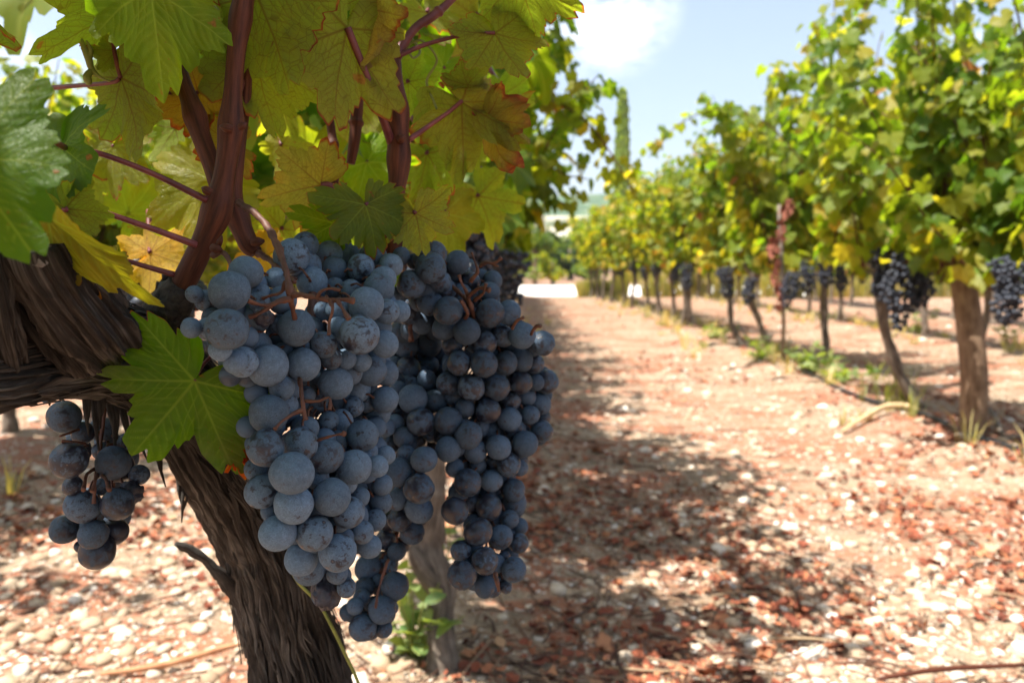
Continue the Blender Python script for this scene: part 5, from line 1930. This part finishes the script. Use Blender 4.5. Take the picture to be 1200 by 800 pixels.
def verge_grass():
    rng = np.random.RandomState(15)
    mb = MB()
    for _ in range(9500):
        x = [rng.uniform(1.4, 2.6), rng.uniform(3, 26), rng.uniform(3, 26), rng.uniform(-9, -1.2)][rng.randint(4)]
        y = rng.uniform(19.6, 20.5)
        a = rng.uniform(0, 2 * PI)
        d = np.array([math.cos(a), math.sin(a), 0])
        hh = rng.uniform(.15, .48) if x < 2.4 else rng.uniform(.3, .95)
        w = np.array([1, .2, 0]) * rng.uniform(.008, .02)
        o = np.array([x, y, -.03])
        ln = d * hh * rng.uniform(.1, .5)
        V = [o - w, o + w, o + ln * .4 + w * .8 + [0, 0, hh * .6], o + ln * .4 - w * .8 + [0, 0, hh * .6], o + ln + [0, 0, hh]]
        mb.add(np.array(V), [np.array([[0, 1, 2, 3]]), np.array([[3, 2, 4]])], tint=rng.uniform(0, .8), vein=0)
    tag(mb.build('verge_grass', M_straw, None, False), kind='stuff')


verge_grass()


# ------------------------------------------------------------------ far trees
def far_tree(base, h, w, seed, label, mat, group=None, trunk_h=.25, n=900, leaf=.28, cat='tree', trunk_mat=None):
    rng = np.random.RandomState(seed)
    root = empty('tree', base)
    tag(root, label, cat, group)
    mb = MB()
    r = w * .05 + .03
    mb.tube([base + np.array([0, 0, -.2]), base + np.array([.05, 0, h * trunk_h]), base + np.array([0, 0, h * .7])], [r * 1.3, r, r * .4], 12, 8)
    for q in range(5):
        a = rng.uniform(0, 2 * PI)
        s0 = base + np.array([0, 0, h * (trunk_h + .1 * q * .7)])
        mb.tube([s0, s0 + np.array([math.cos(a), math.sin(a), .8]) * w * .3], [r * .5, r * .2], 5, 5)
    mb.build('trunk', trunk_mat or M_trunk_far, root)
    cl = [(rng.normal(0, w * .24, 3) * np.array([1, 1, 0]) + np.array([0, 0, h * rng.uniform(trunk_h + .12, .88)]), w * rng.uniform(.16, .3)) for _ in range(14)]
    pos = []
    for _ in range(n):
        c, rr = cl[rng.randint(len(cl))]
        d = nrm(rng.normal(0, 1, 3))
        pos.append(base + c + d * rr * rng.rand() ** .4 * np.array([1, 1, .8]))
    pos = np.array(pos)
    tp, nn = rng.normal(0, 1, (n, 3)) + [0, 0, -.4], rng.normal(0, .8, (n, 3)) + [0, 0, .8]
    mb = MB()
    place_leaves(mb, LOD_LOW, pos, tp, nn, leaf * rng.uniform(.6, 1.2, n), rng.beta(2, 2.4, n), rng)
    mb.build('crown', mat, root)
    return root


rng = np.random.RandomState(44)
far_tree(np.array([.5, 34, 0]), 2.3, 1.6, 1, 'light green young tree with a pale straight trunk where the path ends', M_tree_lit, trunk_h=.40, leaf=.12, n=1100, trunk_mat=M_post)
far_tree(np.array([2.6, 44, 0]), 2.4, 3.0, 2, 'round dark tree beyond the white road, left of where the right row ends', M_tree, trunk_h=.15, leaf=.2, n=1700)
far_tree(np.array([-1.2, 40, 0]), 2.3, 2.6, 3, 'bushy green tree beyond the white road at the end of the near row', M_tree_lit, trunk_h=.2, leaf=.2, n=1500)
for i in range(22):
    x = -26 + i * 3.3 + rng.uniform(-1, 1)
    far_tree(np.array([x, rng.uniform(50, 62), 0]), rng.uniform(2.3, 3.1), rng.uniform(3.4, 4.6), 60 + i, 'bushy tree in the line of trees beyond the white road', M_tree if i % 3 else M_tree_lit, 'line of trees beyond the road', trunk_h=.12, leaf=.26, n=1000)


for i in range(20):
    far_tree(np.array([-9 + i * 1.5 + rng.uniform(-.3, .3), rng.uniform(31, 33), 0]), rng.uniform(1.0, 1.5), rng.uniform(1.2, 1.7), 90 + i, 'low yellow green bush just beyond the white road', M_can_yel if i % 2 else M_tree_lit,
             'low bushes beyond the road', trunk_h=.1, leaf=.10, n=420, cat='bush')


def cypress(base, h, w, seed, label):
    rng = np.random.RandomState(seed)
    root = empty('cypress_tree', base)
    tag(root, label, 'cypress')
    mb = MB()
    mb.tube([base + np.array([0, 0, -.2]), base + np.array([0, 0, h * .9])], [.22, .05], 10, 8)
    mb.build('trunk', M_trunk_far, root)
    n = 3200
    t = rng.rand(n) ** .85
    rad = w * .5 * np.minimum(1, (t + .04) * 9) * (1 - t ** 5 * .75) * (.85 + .3 * vnoise(t * 14 + 20, t * 0 + 3, seed))
    a = rng.uniform(0, 2 * PI, n)
    q = rad * np.sqrt(rng.uniform(.25, 1, n))
    pos = base + np.stack([np.cos(a) * q, np.sin(a) * q, .3 + t * (h - .3)], 1)
    d = np.stack([np.cos(a) * .4, np.sin(a) * .4, np.ones(n)], 1) + rng.normal(0, .15, (n, 3))
    nn = np.stack([np.cos(a), np.sin(a), .3 * np.ones(n)], 1) + rng.normal(0, .4, (n, 3))
    mb = MB()
    place_leaves(mb, OVAL, pos, d, nn, rng.uniform(.25, .5, n), rng.beta(2, 2, n), rng)
    mb.build('crown', M_cypress, root)


pc = P(727, 330, 55)
cypress(np.array([pc[0], pc[1], 0]), .75 + 197 / FPX * 55, .9, 1, 'tall slim cypress standing up beside the end of the right row')
pc = P(897, 330, 70)
cypress(np.array([pc[0], pc[1], 0]), .75 + 214 / FPX * 70, 1.2, 2, 'slim cypress with only its tip above the leaves of the right row')
# ------------------------------------------------------------------ air
hv = np.array([[x, y, z] for z in (-4.0, 95.0) for y in (-12.0, 1520.0) for x in (-960.0, 1340.0)])
hf = np.array([[0, 2, 3, 1], [4, 5, 7, 6], [0, 1, 5, 4], [2, 6, 7, 3], [0, 4, 6, 2], [1, 3, 7, 5]])
m_h, nt_h, out_h = new_mat('hazy_air')
pv = nt_h.nodes.new('ShaderNodeVolumePrincipled')
pv.inputs['Color'].default_value = (.80, .88, .97, 1)
pv.inputs['Density'].default_value = .0004
pv.inputs['Anisotropy'].default_value = .2
nt_h.links.new(pv.outputs[0], out_h.inputs['Volume'])
tag(mk('haze', hv, hf, m_h, None, smooth=False), kind='stuff')
sc.cycles.volume_bounces = 0
print('OBJECTS', len(bpy.data.objects))
